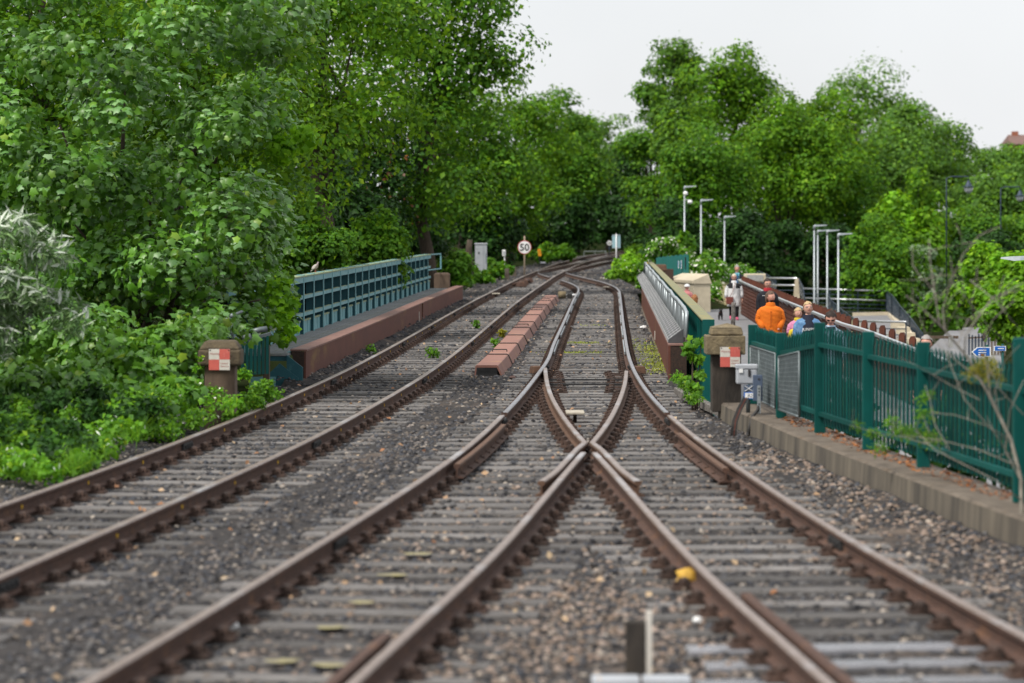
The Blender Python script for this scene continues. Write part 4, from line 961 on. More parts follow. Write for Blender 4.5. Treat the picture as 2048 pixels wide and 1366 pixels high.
def hair_mesh(c, hh, Mr, style):
    mb = MB(); nu, nv = 26, 20; V = []; K = []
    rng = random.Random(3)
    for i in range(nv + 1):
        th = math.pi * i / nv
        for j in range(nu):
            ph = 2 * math.pi * j / nu; x, y, z = math.sin(th) * math.cos(ph), math.sin(th) * math.sin(ph), math.cos(th)
            q = 1.13 + rng.uniform(-.05, .07) + .05 * math.sin(ph * 5 + th * 7); fx = 1 if z > 0 else 1 + (.22 if style == 'long' else 0) * (-z)
            zz = z * .5 * q
            if style == 'long' and z < 0: zz = z * .82
            V.append(Vector((x * .37 * q * fx, y * .45 * q + (.05 if style == 'long' else .01), zz + .02))); K.append((x, y, z))
    Fc = []
    for i in range(nv):
        for j in range(nu):
            f = (i * nu + j, (i + 1) * nu + j, (i + 1) * nu + (j + 1) % nu, i * nu + (j + 1) % nu)
            x, y, z = [sum(K[k][a] for k in f) / 4 for a in range(3)]
            low = {'short': -.25, 'crop': .05, 'long': -1.2, 'bun': -.3}[style]
            line = (.50 + .03 * math.sin(x * 6 + 1)) if y < -.30 else ((-.05 if abs(x) > .72 else .3) if y < .05 else low)
            if style == 'crop': line += .12
            if style == 'long' and y > -.05: line = -1.2
            if z > line or (style in ('crop', 'bun', 'short') and z > .62): Fc.append(f)
    if Fc:                                                      # keep only the faces joined to the crown
        own = {}
        for i_, f_ in enumerate(Fc):
            for v_ in f_: own.setdefault(v_, []).append(i_)
        seen = {0}; todo = [0]
        while todo:
            for v_ in Fc[todo.pop()]:
                for j_ in own[v_] + own.get((v_ // nu) * nu + 0 if v_ < nu else v_, []):
                    if j_ not in seen: seen.add(j_); todo.append(j_)
        Fc = [f_ for i_, f_ in enumerate(Fc) if i_ in seen or min(f_) < nu]
    mb.add([c + Mr @ (v * hh) for v in V], Fc)
    if style == 'bun': mb.ell(c + Mr @ Vector((.30 * hh, .30 * hh, -.05 * hh)), (.14 * hh, .16 * hh, .14 * hh), 10, 8, 0, Mr)
    return mb
def ring(c, rx, ry, n=16): return [Vector((c[0] + rx * math.cos(2 * math.pi * k / n), c[1] + ry * math.sin(2 * math.pi * k / n), c[2])) for k in range(n)]
def person(label, x, d, h, yaw=0, hyaw=0, hpitch=0, skinm='skin', hair=None, hstyle='short', top=None, bottom=None, shoes=None, arms='down', bulk=1.0, hem=.46, beard=None, glasses=None, walk=0.0, z0=None, collar=None, helmet=False, stoop=0.0, yoke=None):
    z0 = zpath(d) if z0 is None else z0; X = (x - 1024) * d / F
    HB = .088 * h * bulk
    V = [(0, 0, .52), (0, 0, .60), (0, 0, .72), (0, .0, .80), (0, -.008, .88)]; Rr = [.080, .070, .070, .045, .034]; Ed = [(0, 1), (1, 2), (2, 3), (3, 4)]
    A_ = []
    for s in (-1, 1):
        b = len(V)
        if arms == 'pockets': J = [(s * .105, 0, .785), (s * .150, .02, .64), (s * .105, -.085, .53), (s * .085, -.09, .50)]
        elif arms == 'out': J = [(s * .105, 0, .785), (s * .155, .01, .64), (s * .175, -.02, .50), (s * .178, -.03, .455)]
        elif arms == 'fold': J = [(s * .10, 0, .785), (s * .14, -.01, .64), (s * .04, -.12, .62), (s * .0, -.13, .62)]
        else: J = [(s * .105, 0, .785), (s * .13, .01, .635), (s * .135, -.02, .50), (s * .135, -.03, .455)]
        J[0] = (s * .085, 0, .765); V += J; Rr += [.030, .024, .020, .020]; Ed += [(2, b), (b, b + 1), (b + 1, b + 2), (b + 2, b + 3)]; A_.append(J)
    G_ = []
    for s in (-1, 1):
        b = len(V); w = walk * s
        J = [(s * .052, 0, .49), (s * .058, -.05 * w - .01, .285), (s * .058, .10 * -w + .02, .055), (s * .062, -.10 * w - .08, .025)]
        J[2] = (s * .058, -.10 * w + .02, .055 + max(0, -w) * .03)
        V += J; Rr += [.056, .038, .026, .022]; Ed += [(0, b), (b, b + 1), (b + 1, b + 2), (b + 2, b + 3)]; G_.append(J)
    v, f = skin_mesh([Vector(p) * h for p in V], Ed, [r * h for r in Rr], 2)
    mb = MB(); mb.add(v, f, 0)
    hh = .143 * h * (1.10 if h < 1.5 else 1.0); hc = Vector((0, -.012 * h - stoop * .05, .93 * h - stoop * .02)); Mr = head_into(mb, hc, hh, hyaw, hpitch)
    if arms in ('down', 'out'):
        for J in A_:                                              # palm and five fingers
            p = Vector(J[3]) * h; s = 1 if p.x > 0 else -1
            mb.box((p.x, p.y, p.z - .025 * h), (.016 * h, .040 * h, .05 * h), 0, 0, 1)
            for k in range(4): mb.tube([p + Vector((0, (-.016 + k * .0105) * h, -.045 * h)), p + Vector((-s * .004 * h, (-.017 + k * .0105) * h, -.068 * h)), p + Vector((-s * .014 * h, (-.018 + k * .0105) * h, (-.086 - .004 * (k in (1, 2))) * h))], [.0055 * h, .005 * h, .004 * h], 6)
            mb.tube([p + Vector((0, -.018 * h, -.012 * h)), p + Vector((-s * .01 * h, -.032 * h, -.030 * h)), p + Vector((-s * .014 * h, -.034 * h, -.045 * h))], [.006 * h, .0055 * h, .0045 * h], 6)
    body = mb.build('person', [M[skinm], M['eye'], M['lip'], M[skinm], beard or M[skinm]], None, True)
    body.location = (X, d, z0); body.rotation_euler = (0, 0, yaw); tag(body, label, 'person', 'people on the footpath')
    # trousers
    mb = MB()
    for s, J in zip((-1, 1), G_):
        P = [Vector(p) * h for p in J[:3]]; P[0] = Vector((s * .045 * h, 0, .55 * h))
        mb.tube([P[0], (P[0] + P[1]) / 2, P[1], (P[1] + P[2]) / 2, P[2] + Vector((0, 0, .01 * h))], [.072 * h, .064 * h, .050 * h, .043 * h, .038 * h], 12)
    mb.build('trousers', bottom, body, True)
    for J in G_:
        a = Vector(J[2]) * h; b = Vector(J[3]) * h; mb = MB(); mb.tube([a + Vector((0, .04 * h, -.022 * h)), a + Vector((0, -.01 * h, -.012 * h)), b + Vector((0, .01 * h, -.002 * h)), b + Vector((0, -.03 * h, -.006 * h))], [.024 * h, .036 * h, .030 * h, .014 * h], 10); mb.build('shoe', shoes or M['black'], body, True)
    # jacket: torso loft and sleeves
    B_ = bulk; mb = MB(); zz = [(hem, .118 * B_, .088 * B_), (hem + .02, .120 * B_, .090 * B_), (.56, .112 * B_, .084 * B_), (.64, .115 * B_, .083 * B_), (.72, .122 * B_, .083 * B_), (.765, .116 * B_, .076 * B_), (.795, .100 * B_, .064 * B_), (.818, .072, .052), (.838, .052, .048), (.85, .05, .046)]
    if hem < .4: zz = [(hem, .125 * B_, .10 * B_), (hem + .1, .120 * B_, .094 * B_)] + zz[2:]
    zf = []
    for (za, xa_, ya_), (zb_, xb_, yb_) in zip(zz[:-1], zz[1:]):
        for q_ in (0, .34, .67): zf.append((za + (zb_ - za) * q_, xa_ + (xb_ - xa_) * q_, ya_ + (yb_ - ya_) * q_))
    zf.append(zz[-1]); n_ = 28; rs_ = []
    for z, rx, ry in zf:
        rs_.append([Vector((rx * h * math.cos(2 * math.pi * k / n_) * (1 + .035 * math.sin(z * 95 + k * .9 + x) + .02 * math.sin(k * 2.3 + z * 40)), ry * h * math.sin(2 * math.pi * k / n_) * (1 + .05 * math.sin(z * 95 + k * .9 + x) + .03 * math.sin(k * 2.3 + z * 40)), z * h)) for k in range(n_)])
    mb.loft(rs_)
    for J in A_:
        P = [Vector(p) * h for p in J]; s = 1 if P[0].x > 0 else -1; P[0] = Vector((s * .082 * h, 0, .768 * h))
        m1 = P[0].lerp(P[1], .35) + Vector((s * .012 * h * B_, 0, .006 * h))
        mb.tube([P[0], m1, P[1], P[1].lerp(P[2], .55), P[2] + (P[3] - P[2]) * .25], [.040 * h * B_, .046 * h * B_, .041 * h * B_, .038 * h * B_, .031 * h * B_], 12)
        for u_ in (.25, .6, .8): mb.tube([m1.lerp(P[1], u_) + Vector((-.004, 0, -.008)), m1.lerp(P[1], u_) + Vector((.004, 0, .008))], .0455 * h * B_, 12); mb.tube([P[1].lerp(P[2], u_ * .8) - Vector((0, 0, .007)), P[1].lerp(P[2], u_ * .8) + Vector((0, 0, .007))], (.0425 - .006 * u_) * h * B_, 12)
    if yoke: mb.m = [1 if (lambda c_: .705 * h < c_[2] < .84 * h and abs(c_[0]) > .034 * h)([sum(mb.v[i_][a_] for i_ in f_) / len(f_) for a_ in range(3)]) else 0 for f_ in mb.f]; top = [top, yoke]
    jk = mb.build('jacket', top, body, True)
    if collar: 
        mb = MB(); mb.loft([ring((0, -.004 * h, .815 * h), .066 * h, .058 * h), ring((0, -.006 * h, .85 * h), .060 * h, .056 * h), ring((0, -.004 * h, .866 * h), .050 * h, .050 * h)], cap=False); mb.build('collar', collar, jk, True)
    if hair: hair_mesh(hc, hh, Mr, hstyle).build('hair', hair, body, True)
    if helmet:
        mb = MB(); mb.ell(hc + Vector((0, .0, .12 * hh)), (.50 * hh, .60 * hh, .45 * hh), 20, 12, 0, None, lambda p: Vector((p.x, p.y, max(p.z, -.1)))); hm = mb.build('helmet', M['signwhite'], body, True)
        mb = MB()
        for sx in (-.28, -.1, .1, .28):
            for zz_ in (.22, .38): mb.box(hc + Vector((sx * hh, -.56 * hh + abs(sx) * .35 * hh + (zz_ - .2) * .5 * hh, zz_ * hh)), (.09 * hh, .06 * hh, .10 * hh))
        mb.build('vent', M['signblack'], hm)
    if glasses:
        mb = MB()
        for sx in (-1, 1):
            mb.box(hc + Mr @ Vector((sx * .15 * hh, -.425 * hh, .035 * hh)), (.20 * hh, .02 * hh, .11 * hh), hyaw)
            mb.beam(hc + Mr @ Vector((sx * .25 * hh, -.41 * hh, .05 * hh)), hc + Mr @ Vector((sx * .385 * hh, .02 * hh, .05 * hh)), .02 * hh, .02 * hh)
        mb.beam(hc + Mr @ Vector((-.08 * hh, -.46 * hh, .05 * hh)), hc + Mr @ Vector((.08 * hh, -.46 * hh, .05 * hh)), .02 * hh, .02 * hh)
        mb.build('glasses', glasses, body)
    return body, h, hc, hh
navy = cloth('navy_cloth', (.012, .016, .035)); jean = cloth('jeans', (.03, .05, .10)); blk = cloth('black_cloth', (.012, .012, .014))
H_br = mat('brown_hair', (.15, .09, .06), (.07, .042, .03), .6, 0, 30, .4); H_dk = mat('dark_hair', (.035, .022, .016), (.02, .012, .01), .6, 0, 30, .4)
H_bl = mat('blonde_hair', (.55, .40, .22), (.40, .28, .14), .6, 0, 30, .4); H_gy = mat('grey_hair', (.38, .35, .33), (.28, .26, .25), .6, 0, 30, .4); H_rd = mat('auburn_hair', (.36, .15, .05), (.24, .09, .03), .6, 0, 30, .4)
H_pl = mat('platinum_hair', (.66, .58, .45), (.5, .43, .32), .6, 0, 30, .4)
gl_dark = mat('dark_lens', (.01, .01, .012), None, .15); gl_thin = mat('spectacles', (.30, .22, .22), None, .2)

# orange jacket
orange = cloth('orange_jacket', (.72, .17, .008), (.60, .13, .006))
b, h, hc, hh = person('bearded person with long brown hair in an orange jacket, hands in pockets', 1541, 64, 1.76, 0, RAD(38), 0, 'skin_red', H_br, 'long', orange, jean, None, 'pockets', 1.28, .44, H_dk, collar=orange)
mb = MB(); mb.box((-.005, -.108 * h, .60 * h), (.035, .012, .30 * h)); mb.build('zip_placket', cloth('orange_dark', (.55, .12, .006)), b)
for sx in (-1, 1): MB().beam((sx * .02 * h, -.112 * h, .545 * h), (sx * .10 * h, -.085 * h, .545 * h), .012, .05 * h).build('pocket_flap', orange, b)
# dark jacket
b, h, hc, hh = person('person with dark hair and glasses in a black jacket over red collar', 1535, 79, 1.83, 0, RAD(12), 0, 'skin', H_dk, 'short', cloth('black_jacket', (.010, .011, .018)), jean, None, 'down', 1.18, .44, None, gl_thin, collar=cloth('red_shirt', (.42, .02, .03)))
MB().hexa([(-.09 * h, -.104 * h, .745 * h), (-.05 * h, -.108 * h, .745 * h), (-.05 * h, -.108 * h, .75 * h), (-.09 * h, -.104 * h, .75 * h), (-.09 * h, -.1 * h, .745 * h), (-.05 * h, -.104 * h, .745 * h), (-.05 * h, -.104 * h, .75 * h), (-.09 * h, -.1 * h, .75 * h)]).build('white_piping', M['signwhite'], b)
# sunglasses, pale blue jacket
b, h, hc, hh = person('person looking down in a pale blue jacket and dark tee behind fence post', 1661, 51, 1.74, 0, RAD(-8), RAD(24), 'skin_red', H_dk, 'short', cloth('pale_blue_jacket', (.42, .55, .68), (.34, .46, .60)), blk, None, 'down', 1.1, .44, None, gl_dark, stoop=.6)
mb = MB(); mb.loft([ring((0, -.018 * h, .60 * h), .055 * h, .085 * h), ring((0, -.018 * h, .74 * h), .055 * h, .078 * h), ring((0, -.012 * h, .835 * h), .05 * h, .052 * h)]); mb.build('tee_shirt', navy, b, True)
# woman in denim jacket with printed sweatshirt
denim = cloth('denim', (.10, .22, .40), (.075, .17, .32), c3=(.2, .34, .5))
b, h, hc, hh = person('blonde person in denim jacket and navy printed hoodie, face raised', 1616, 56, 1.70, 0, RAD(6), RAD(-14), 'skin', H_bl, 'bun', denim, jean, None, 'down', 1.25, .44, None, gl_thin)
mb = MB(); mb.loft([ring((.01, -.030 * h, .46 * h), .100 * h, .108 * h), ring((.01, -.032 * h, .60 * h), .104 * h, .104 * h), ring((.01, -.030 * h, .72 * h), .098 * h, .094 * h), ring((.01, -.024 * h, .765 * h), .080 * h, .082 * h), ring((0, -.015 * h, .81 * h), .07 * h, .068 * h), ring((0, -.008 * h, .858 * h), .062 * h, .058 * h)], cap=False); hd = mb.build('hoodie', navy, b, True)
t = text_obj('JUNIPER', .082, M['signwhite'], hd, .002, 'CENTER'); t.location = (.012, 0, .662 * h)
for vtx in t.data.vertices:
    u = vtx.co.x; vtx.co.y += .05 * math.cos(u * 4.0) - .03; vtx.co.z += .1400 * h - 1.9 * u * u
mb = MB()
for k in range(7): mb.box((-.07 + k * .022, -.122 * h + abs(k - 3) * .003, .625 * h + .008 * (k % 2)), (.014, .006, .02), 0, k % 3)
mb.build('print_marks', [M['signwhite'], mat('print_lilac', (.5, .5, .75)), mat('print_orange', (.7, .35, .1))], hd)
# girl in pink with yellow raincoat
b, h, hc, hh = person('child with hair tied back in pink top carrying a yellow raincoat', 1596, 62, 1.42, 0, RAD(10), 0, 'skin', H_bl, 'bun', cloth('pink_top', (.58, .24, .38), (.50, .19, .32)), cloth('red_skirt', (.45, .03, .04)), None, 'fold', 1.12, .46, collar=cloth('yellow_coat', (.62, .47, .03)))
yl = cloth('yellow_coat', (.62, .47, .03)); q = b.location
rc = mb = MB(); mb.tube([(-.02, -.24, .86), (-.10, -.28, .78), (-.20, -.27, .64), (-.26, -.25, .46), (-.27, -.25, .2)], [.09, .10, .085, .05, .02], 10); mb.tube([(-.22, -.2, .70), (-.16, -.24, .92), (-.04, -.22, .97)], [.05, .07, .06], 9)
o = mb.build('raincoat', yl, None, True, loc=tuple(q)); tag(o, 'crumpled yellow raincoat carried over the child in pink', 'raincoat')
MB().tube([(-.16, -.37, .80), (-.06, -.35, .83), (.05, -.30, .83)], .022, 7).build('belt', blk, o, True)
# woman in long white coat
wc = cloth('white_coat', (.74, .74, .74), (.62, .62, .63))
b, h, hc, hh = person('person in long white coat with black shoulders walking a small dog', 1468, 102, 1.66, 0, 0, 0, 'skin', H_pl, 'short', wc, blk, mat('pink_shoe', (.62, .12, .22)), 'out', 1.22, .30, None, gl_dark, .9, collar=wc, yoke=blk)
for s in ():
    mb = MB(); mb.hexa([(s * .03 * h, -.108 * h, .715 * h), (s * .13 * h, -.07 * h, .715 * h), (s * .12 * h, -.05 * h, .81 * h), (s * .05 * h, -.075 * h, .82 * h), (s * .03 * h, -.05 * h, .715 * h), (s * .135 * h, .03 * h, .715 * h), (s * .11 * h, .02 * h, .815 * h), (s * .05 * h, .0, .83 * h)]); mb.build('shoulder_panel', blk, b, True)
mb = MB(); mb.tube([(0.02, -.06 * h, .82 * h), (.0, -.118 * h, .74 * h), (-.05 * h, -.125 * h, .6 * h), (-.105 * h, -.135 * h, .50 * h)], .010, 6)
bag = thing('shoulder_bag', 'brown leather shoulder bag slung across the long white coat', 'bag', tuple(b.location))
lea = mat('brown_leather', (.22, .06, .045), (.16, .045, .035), .45, 0, 9); mb.build('strap', lea, bag, True)
bo = MB().box((-.105 * h, -.14 * h, .425 * h), (.24, .09, .26)).build('bag_body', lea, bag, bevel=.02); MB().hexa([(-.18 * h, -.17 * h, .43 * h), (-.03 * h, -.17 * h, .43 * h), (-.03 * h, -.17 * h, .51 * h), (-.18 * h, -.17 * h, .51 * h), (-.18 * h, -.165 * h, .43 * h), (-.03 * h, -.165 * h, .43 * h), (-.03 * h, -.12 * h, .512 * h), (-.18 * h, -.12 * h, .512 * h)]).build('flap', lea, bo)
# man in suit and tie
b, h, hc, hh = person('person in dark suit with bright blue tie behind the white coat', 1474, 116, 1.84, 0, RAD(4), RAD(6), 'skin_red', H_gy, 'crop', cloth('suit_navy', (.016, .020, .035)), cloth('suit_navy', (.016, .020, .035)), None, 'down', 1.1, .44)
MB().hexa([(-.03 * h, -.088 * h, .60 * h), (.03 * h, -.088 * h, .60 * h), (.048 * h, -.078 * h, .83 * h), (-.048 * h, -.078 * h, .83 * h), (-.03 * h, -.08 * h, .60 * h), (.03 * h, -.08 * h, .60 * h), (.048 * h, -.05 * h, .84 * h), (-.048 * h, -.05 * h, .84 * h)]).build('shirt', cloth('aqua_shirt', (.22, .58, .66)), b)
MB().hexa([(-.018 * h, -.096 * h, .58 * h), (.018 * h, -.096 * h, .58 * h), (.010 * h, -.088 * h, .82 * h), (-.010 * h, -.088 * h, .82 * h), (-.018 * h, -.09 * h, .58 * h), (.018 * h, -.09 * h, .58 * h), (.010 * h, -.08 * h, .82 * h), (-.010 * h, -.08 * h, .82 * h)]).build('tie', cloth('blue_tie', (.02, .16, .40)), b)
# two children by the parapet, grey-haired head behind the fence
person('child in pink jacket and white vented cycle helmet by green parapet', 1374, 100, 1.32, RAD(165), 0, 0, 'skin', None, 'short', cloth('salmon_jacket', (.58, .22, .22)), jean, None, 'down', 1.25, .44, helmet=True, collar=cloth('salmon_jacket', (.58, .22, .22)))
person('child with auburn hair and white top leaning by the green parapet', 1389, 76, 1.42, RAD(150), 0, 0, 'skin', H_rd, 'long', cloth('cream_top', (.66, .62, .55)), jean, None, 'down', 1.15, .44)
person('grey-haired person with dark glasses, head just above the green fence', 1852, 46.5, 1.74, 0, RAD(-10), 0, 'skin_red', H_gy, 'crop', blk, jean, None, 'down', 1.05, .44, None, gl_dark, z0=2.6 - 228 / (F / 46.5) - 1.74)

# dog
dq = 101.5; dz = zpath(dq); X = (1441 - 1024) * dq / F
V = [(0, .10, .27), (0, -.02, .27), (0, -.16, .27), (0, -.20, .33), (0, -.235, .385), (0, -.31, .375), (0, .17, .33), (0, .19, .42)]; Rr = [.075, .08, .085, .06, .06, .028, .02, .028]; Ed = [(0, 1), (1, 2), (2, 3), (3, 4), (4, 5), (0, 6), (6, 7)]
for s in (-1, 1):
    k = len(V); V += [(s * .05, -.15, .20), (s * .05, -.145, .11), (s * .05, -.16, .02)]; Rr += [.034, .02, .02]; Ed += [(2, k), (k, k + 1), (k + 1, k + 2)]
    k = len(V); V += [(s * .055, .09, .19), (s * .055, .14, .11), (s * .055, .12, .02)]; Rr += [.04, .022, .02]; Ed += [(0, k), (k, k + 1), (k + 1, k + 2)]
v, f = skin_mesh(V, Ed, Rr, 2, 1); mb = MB(); mb.add(v, f)
for s in (-1, 1): mb.ell((s * .055, -.215, .425), (.022, .018, .04), 8, 6)
dog = mb.build('dog', mat('black_fur', (.018, .016, .016), (.03, .028, .028), .7, 0, 30, .5), None, True, loc=(X, dq, dz)); tag(dog, 'small black dog trotting on the footpath beside the white coat', 'dog')
MB().tube([(-.05, -.19, .30), (0, -.215, .285), (.05, -.19, .30)], .014, 6).build('collar', cloth('red_collar', (.4, .05, .04)), dog, True)

# ------------------------------------------------------------------ lamp posts
def lamp(label, x, ytop, d, z0, hl=.68, name='street_lamp'):
    q = at(x, ytop, d); r = thing(name, label, 'street lamp', (q.x, d, z0), 'slim grey lamp posts'); h = q.z - z0
    MB().tube([(0, 0, 0), (0, 0, .9), (0, 0, .95), (0, 0, h - .12)], [.075, .075, .05, .042], 10).build('pole', M['galv'], r, True)
    MB().tube([(0, 0, h - .22), (0, 0, h - .02), (.03, 0, h + .02), (.12, -.01, h + .03)], [.05, .055, .05, .045], 8).build('neck', M['galv'], r, True)
    mb = MB(); mb.hexa([(.02, -.07, h - .05), (hl, -.05, h + .03), (hl, .05, h + .03), (.02, .07, h - .05), (.04, -.05, h + .06), (hl - .03, -.03, h + .065), (hl - .03, .03, h + .065), (.04, .05, h + .06)]); mb.build('lamp_head', M['galv'], r, bevel=.012)
    return r
L1 = lamp('tall lamp post with a round camera and loudspeaker above the flowering hedge', 1369, 374, 154, -.6)
p = L1.location; q = at(1371, 387, 153.8); MB().ell((q.x - p.x, q.y - p.y, q.z - p.z), (.13, .13, .13)).build('globe', M['signwhite'], L1, True)
q = at(1380, 404, 153.8); mb = MB(); mb.ell((q.x - p.x, q.y - p.y, q.z - p.z), (.14, .14, .12)); mb.beam((0, 0, q.z - p.z + .15), (q.x - p.x, 0, q.z - p.z + .1), .04, .04); mb.build('camera_dome', M['signwhite'], L1, True)
q = at(1379, 503, 153.6); MB().box((q.x - p.x, -.4, q.z - p.z), (.34, .25, .42)).build('loudspeaker', M['navyrail'], L1, bevel=.02)
q = at(1372, 488, 153.6); MB().beam((q.x - p.x - .45, -.3, q.z - p.z), (q.x - p.x + .5, -.3, q.z - p.z), .05, .05).build('cross_arm', M['galv'], L1)
lamp('lamp post with thick base rising from the pink flowers', 1402, 401, 150, zpath(126) - .1)
lamp('lamp post directly behind the white-coated person', 1449, 434, 165, -1.7)
l4 = lamp('short-looking lamp post with a pigeon on its head, above the stone pier', 1490, 469, 185, -2.5)
pigeon('grey pigeon on the head of a lamp post', tuple(at(1503, 467, 185)), 1.1, RAD(70))
lamp('leftmost of four lamp posts beyond the brown fence', 1628.5, 452, 147, -2.75)
lamp('second of four lamp posts beyond brown fence, close beside the leftmost', 1635.5, 462, 160, -2.75)
lamp('third of four lamp posts beyond the brown fence', 1654.5, 462, 150, -2.75)
lamp('rightmost and thickest of four lamp posts beyond the brown fence', 1676.5, 469, 130, -2.75)
def lantern(label, x, y, d, s):
    q = at(x, y, d); r = thing('hanging_lantern', label, 'street lamp', (q.x, d, -2.75), 'dark heritage lanterns'); z = q.z + 2.75
    MB().tube([(-s * 1.9, 0, 0), (-s * 1.9, 0, z + s * .75), (-s * 1.5, 0, z + s * .9), (0, 0, z + s * .9), (0, 0, z + s * .6)], .035, 7).build('arm', M['navyrail'], r, True)
    MB().tube([(0, 0, z + s * .6), (0, 0, z + s * .3), (0, 0, z + s * .1), (0, 0, z)], [.06 * s, .22 * s, .28 * s, .62 * s], 14).build('hood', M['navyrail'], r, True)
    MB().tube([(0, 0, z - .02), (0, 0, z - s * .35), (0, 0, z - s * .55)], [.42 * s, .36 * s, .12 * s], 12).build('globe', M['glass'], r, True)
lantern('dark hanging lantern on an arm in front of the right-hand woods', 1937, 374, 150, .62); lantern('dark hanging lantern at the right picture edge above the round trees', 2040, 392, 160, .58)
q = at(1999, 517, 60); r = thing('street_lamp', 'pale flat street lamp head entering from the right picture edge', 'street lamp', (q.x, 60, -2.0)); z = q.z + 2.0
MB().hexa([(0, -.12, z), (.30, -.16, z - .05), (.62, -.12, z - .02), (.62, .1, z - .02), (.02, -.08, z + .03), (.30, -.10, z + .05), (.62, -.08, z + .06), (.62, .1, z + .06)]).build('lamp_head', M['galv'], r)
MB().tube([(.60, 0, z + .02), (.9, 0, z - .02), (.95, 0, z - .3), (.95, 0, 0)], .04, 8).build('pole', M['galv'], r, True)

# ------------------------------------------------------------------ railings and landing of the lower ramps
def railing(label, pts, d, rails, bright=(0,), infill=False, posts=True, hgt=44):
    """pts: list of (x, ytop, dist)"""
    r = thing('metal_railing', label, 'railing')
    for k, dy in enumerate(rails):
        P = [at(x, y + dy, dd_) for x, y, dd_ in pts]
        MB().tube(P, .045 if k in bright else .022, 7).build('rail', M['stainless'] if k in bright else M['navyrail'], r, True)
    if posts:
        for (x0, y0, e0), (x1, y1, e1) in zip(pts[:-1], pts[1:]):
            n = max(1, int(abs(x1 - x0) / 55))
            for k in range(n + 1):
                f = k / n; a = at(x0 + (x1 - x0) * f, y0 + (y1 - y0) * f, e0 + (e1 - e0) * f); b = at(x0 + (x1 - x0) * f, y0 + (y1 - y0) * f + hgt, e0 + (e1 - e0) * f)
                MB().beam(a, b, .05, .05).build('post', M['navyrail'], r)
    if infill:
        mb = MB()
        for (x0, y0, e0), (x1, y1, e1) in zip(pts[:-1], pts[1:]):
            a, b = at(x0, y0 + 3, e0), at(x1, y1 + 3, e1); c, e = at(x0, y0 + hgt - 4, e0), at(x1, y1 + hgt - 4, e1)
            mb.hexa([a, b, e, c] + [p_ + Vector((0, .03, 0)) for p_ in (a, b, e, c)])
        mb.build('infill_panel', M['navyrail'], r)
        mb = MB()
        for (x0, y0, e0), (x1, y1, e1) in zip(pts[:-1], pts[1:]):
            for k in range(26):
                f = random.random(); q = at(x0 + (x1 - x0) * f, y0 + (y1 - y0) * f + random.uniform(8, hgt - 8), e0 + (e1 - e0) * f - .05); mb.disc(q, .03, .012, (0, 1, 0), 6)
        stuff(mb.build('punched_dots', M['stainless'], r))
    return r
railing('upper stainless railing with pale end post beyond the brown fence', [(1519, 556, 138), (1594, 557, 134)], 0, (0, 14, 24), (0, 1), hgt=34)
q = at(1593, 557, 133.8); o = MB().hexa([at(1586, 600, 133.6), at(1600, 600, 133.6), at(1600, 600, 134), at(1586, 600, 134), at(1590, 557, 133.6), at(1597, 557, 133.6), at(1597, 557, 134), at(1590, 557, 134)]).build('railing_pillar', M['cream'], None); tag(o, 'tall pale tapering post at the end of the upper railing', 'post')
railing('dark blue perforated railing climbing by the granite pier', [(1503, 549, 142), (1518, 543, 142), (1535, 550, 140), (1552, 562, 138)], 0, (0,), (9,), True, hgt=26)
railing('dark blue perforated stair railing falling right of the pale post', [(1597, 557, 134), (1606, 575, 132), (1609, 595, 130)], 0, (0,), (9,), True, hgt=30)
railing('long five-bar railing across the ramp landing', [(1603, 577, 160), (1772, 582, 158)], 0, (0, 10, 19, 28, 36, 44), (0, 2), hgt=50)
railing('dark blue perforated railing running down the right edge of the ramp', [(1772, 582, 158), (1784, 590, 150), (1800, 612, 140), (1820, 634, 130), (1846, 668, 120)], 0, (0,), (9,), True, hgt=42)
railing('dark blue curved perforated railing on the left edge of the ramp', [(1656, 588, 150), (1664, 602, 146), (1682, 618, 140), (1712, 640, 130)], 0, (0,), (9,), True, hgt=30)
railing('short bright handrail at the foot of the ramp', [(1714, 642, 118), (1812, 644, 112)], 0, (0, 14, 26), (0,), hgt=46)
lp = thing('ramp_landing', 'grey asphalt ramp landing with pale stone kerb between the railings', 'ramp')
ra = [at(1706, 632, 158), at(1780, 630, 158), at(1815, 668, 125), at(1838, 704, 112), at(1730, 712, 108), at(1712, 660, 130)]
mb = MB(); mb.add(ra, [(5, 4, 3, 2, 1, 0)]); mb.build('ramp_surface', M['asphalt'], lp)
for a, b in ((0, 1), (1, 2), (2, 3)): MB().beam(ra[a] + Vector((0, .1, .06)), ra[b] + Vector((0, .1, .06)), .30, .24).build('kerb', M['cream'], lp)
for k, (x, y) in enumerate(((1795, 650), (1806, 661), (1816, 672), (1826, 684))): MB().box(tuple(at(x, y, 122 - k * 2)), (.5, .8, .3)).build('step', M['cream'], lp)
tr_ = thing('timber_rail', 'low timber rail with pale post behind the palisade fence on the right', 'fence', tuple(at(1870, 690, 90)))
MB().box((.2, 0, .25), (1.1, .08, .09)).build('top_rail', M['timber'], tr_); MB().box((.5, -.02, .1), (.13, .13, .36)).build('post', M['granite'], tr_); MB().box((-.25, 0, .05), (.10, .1, .3)).build('post', M['timber'], tr_)

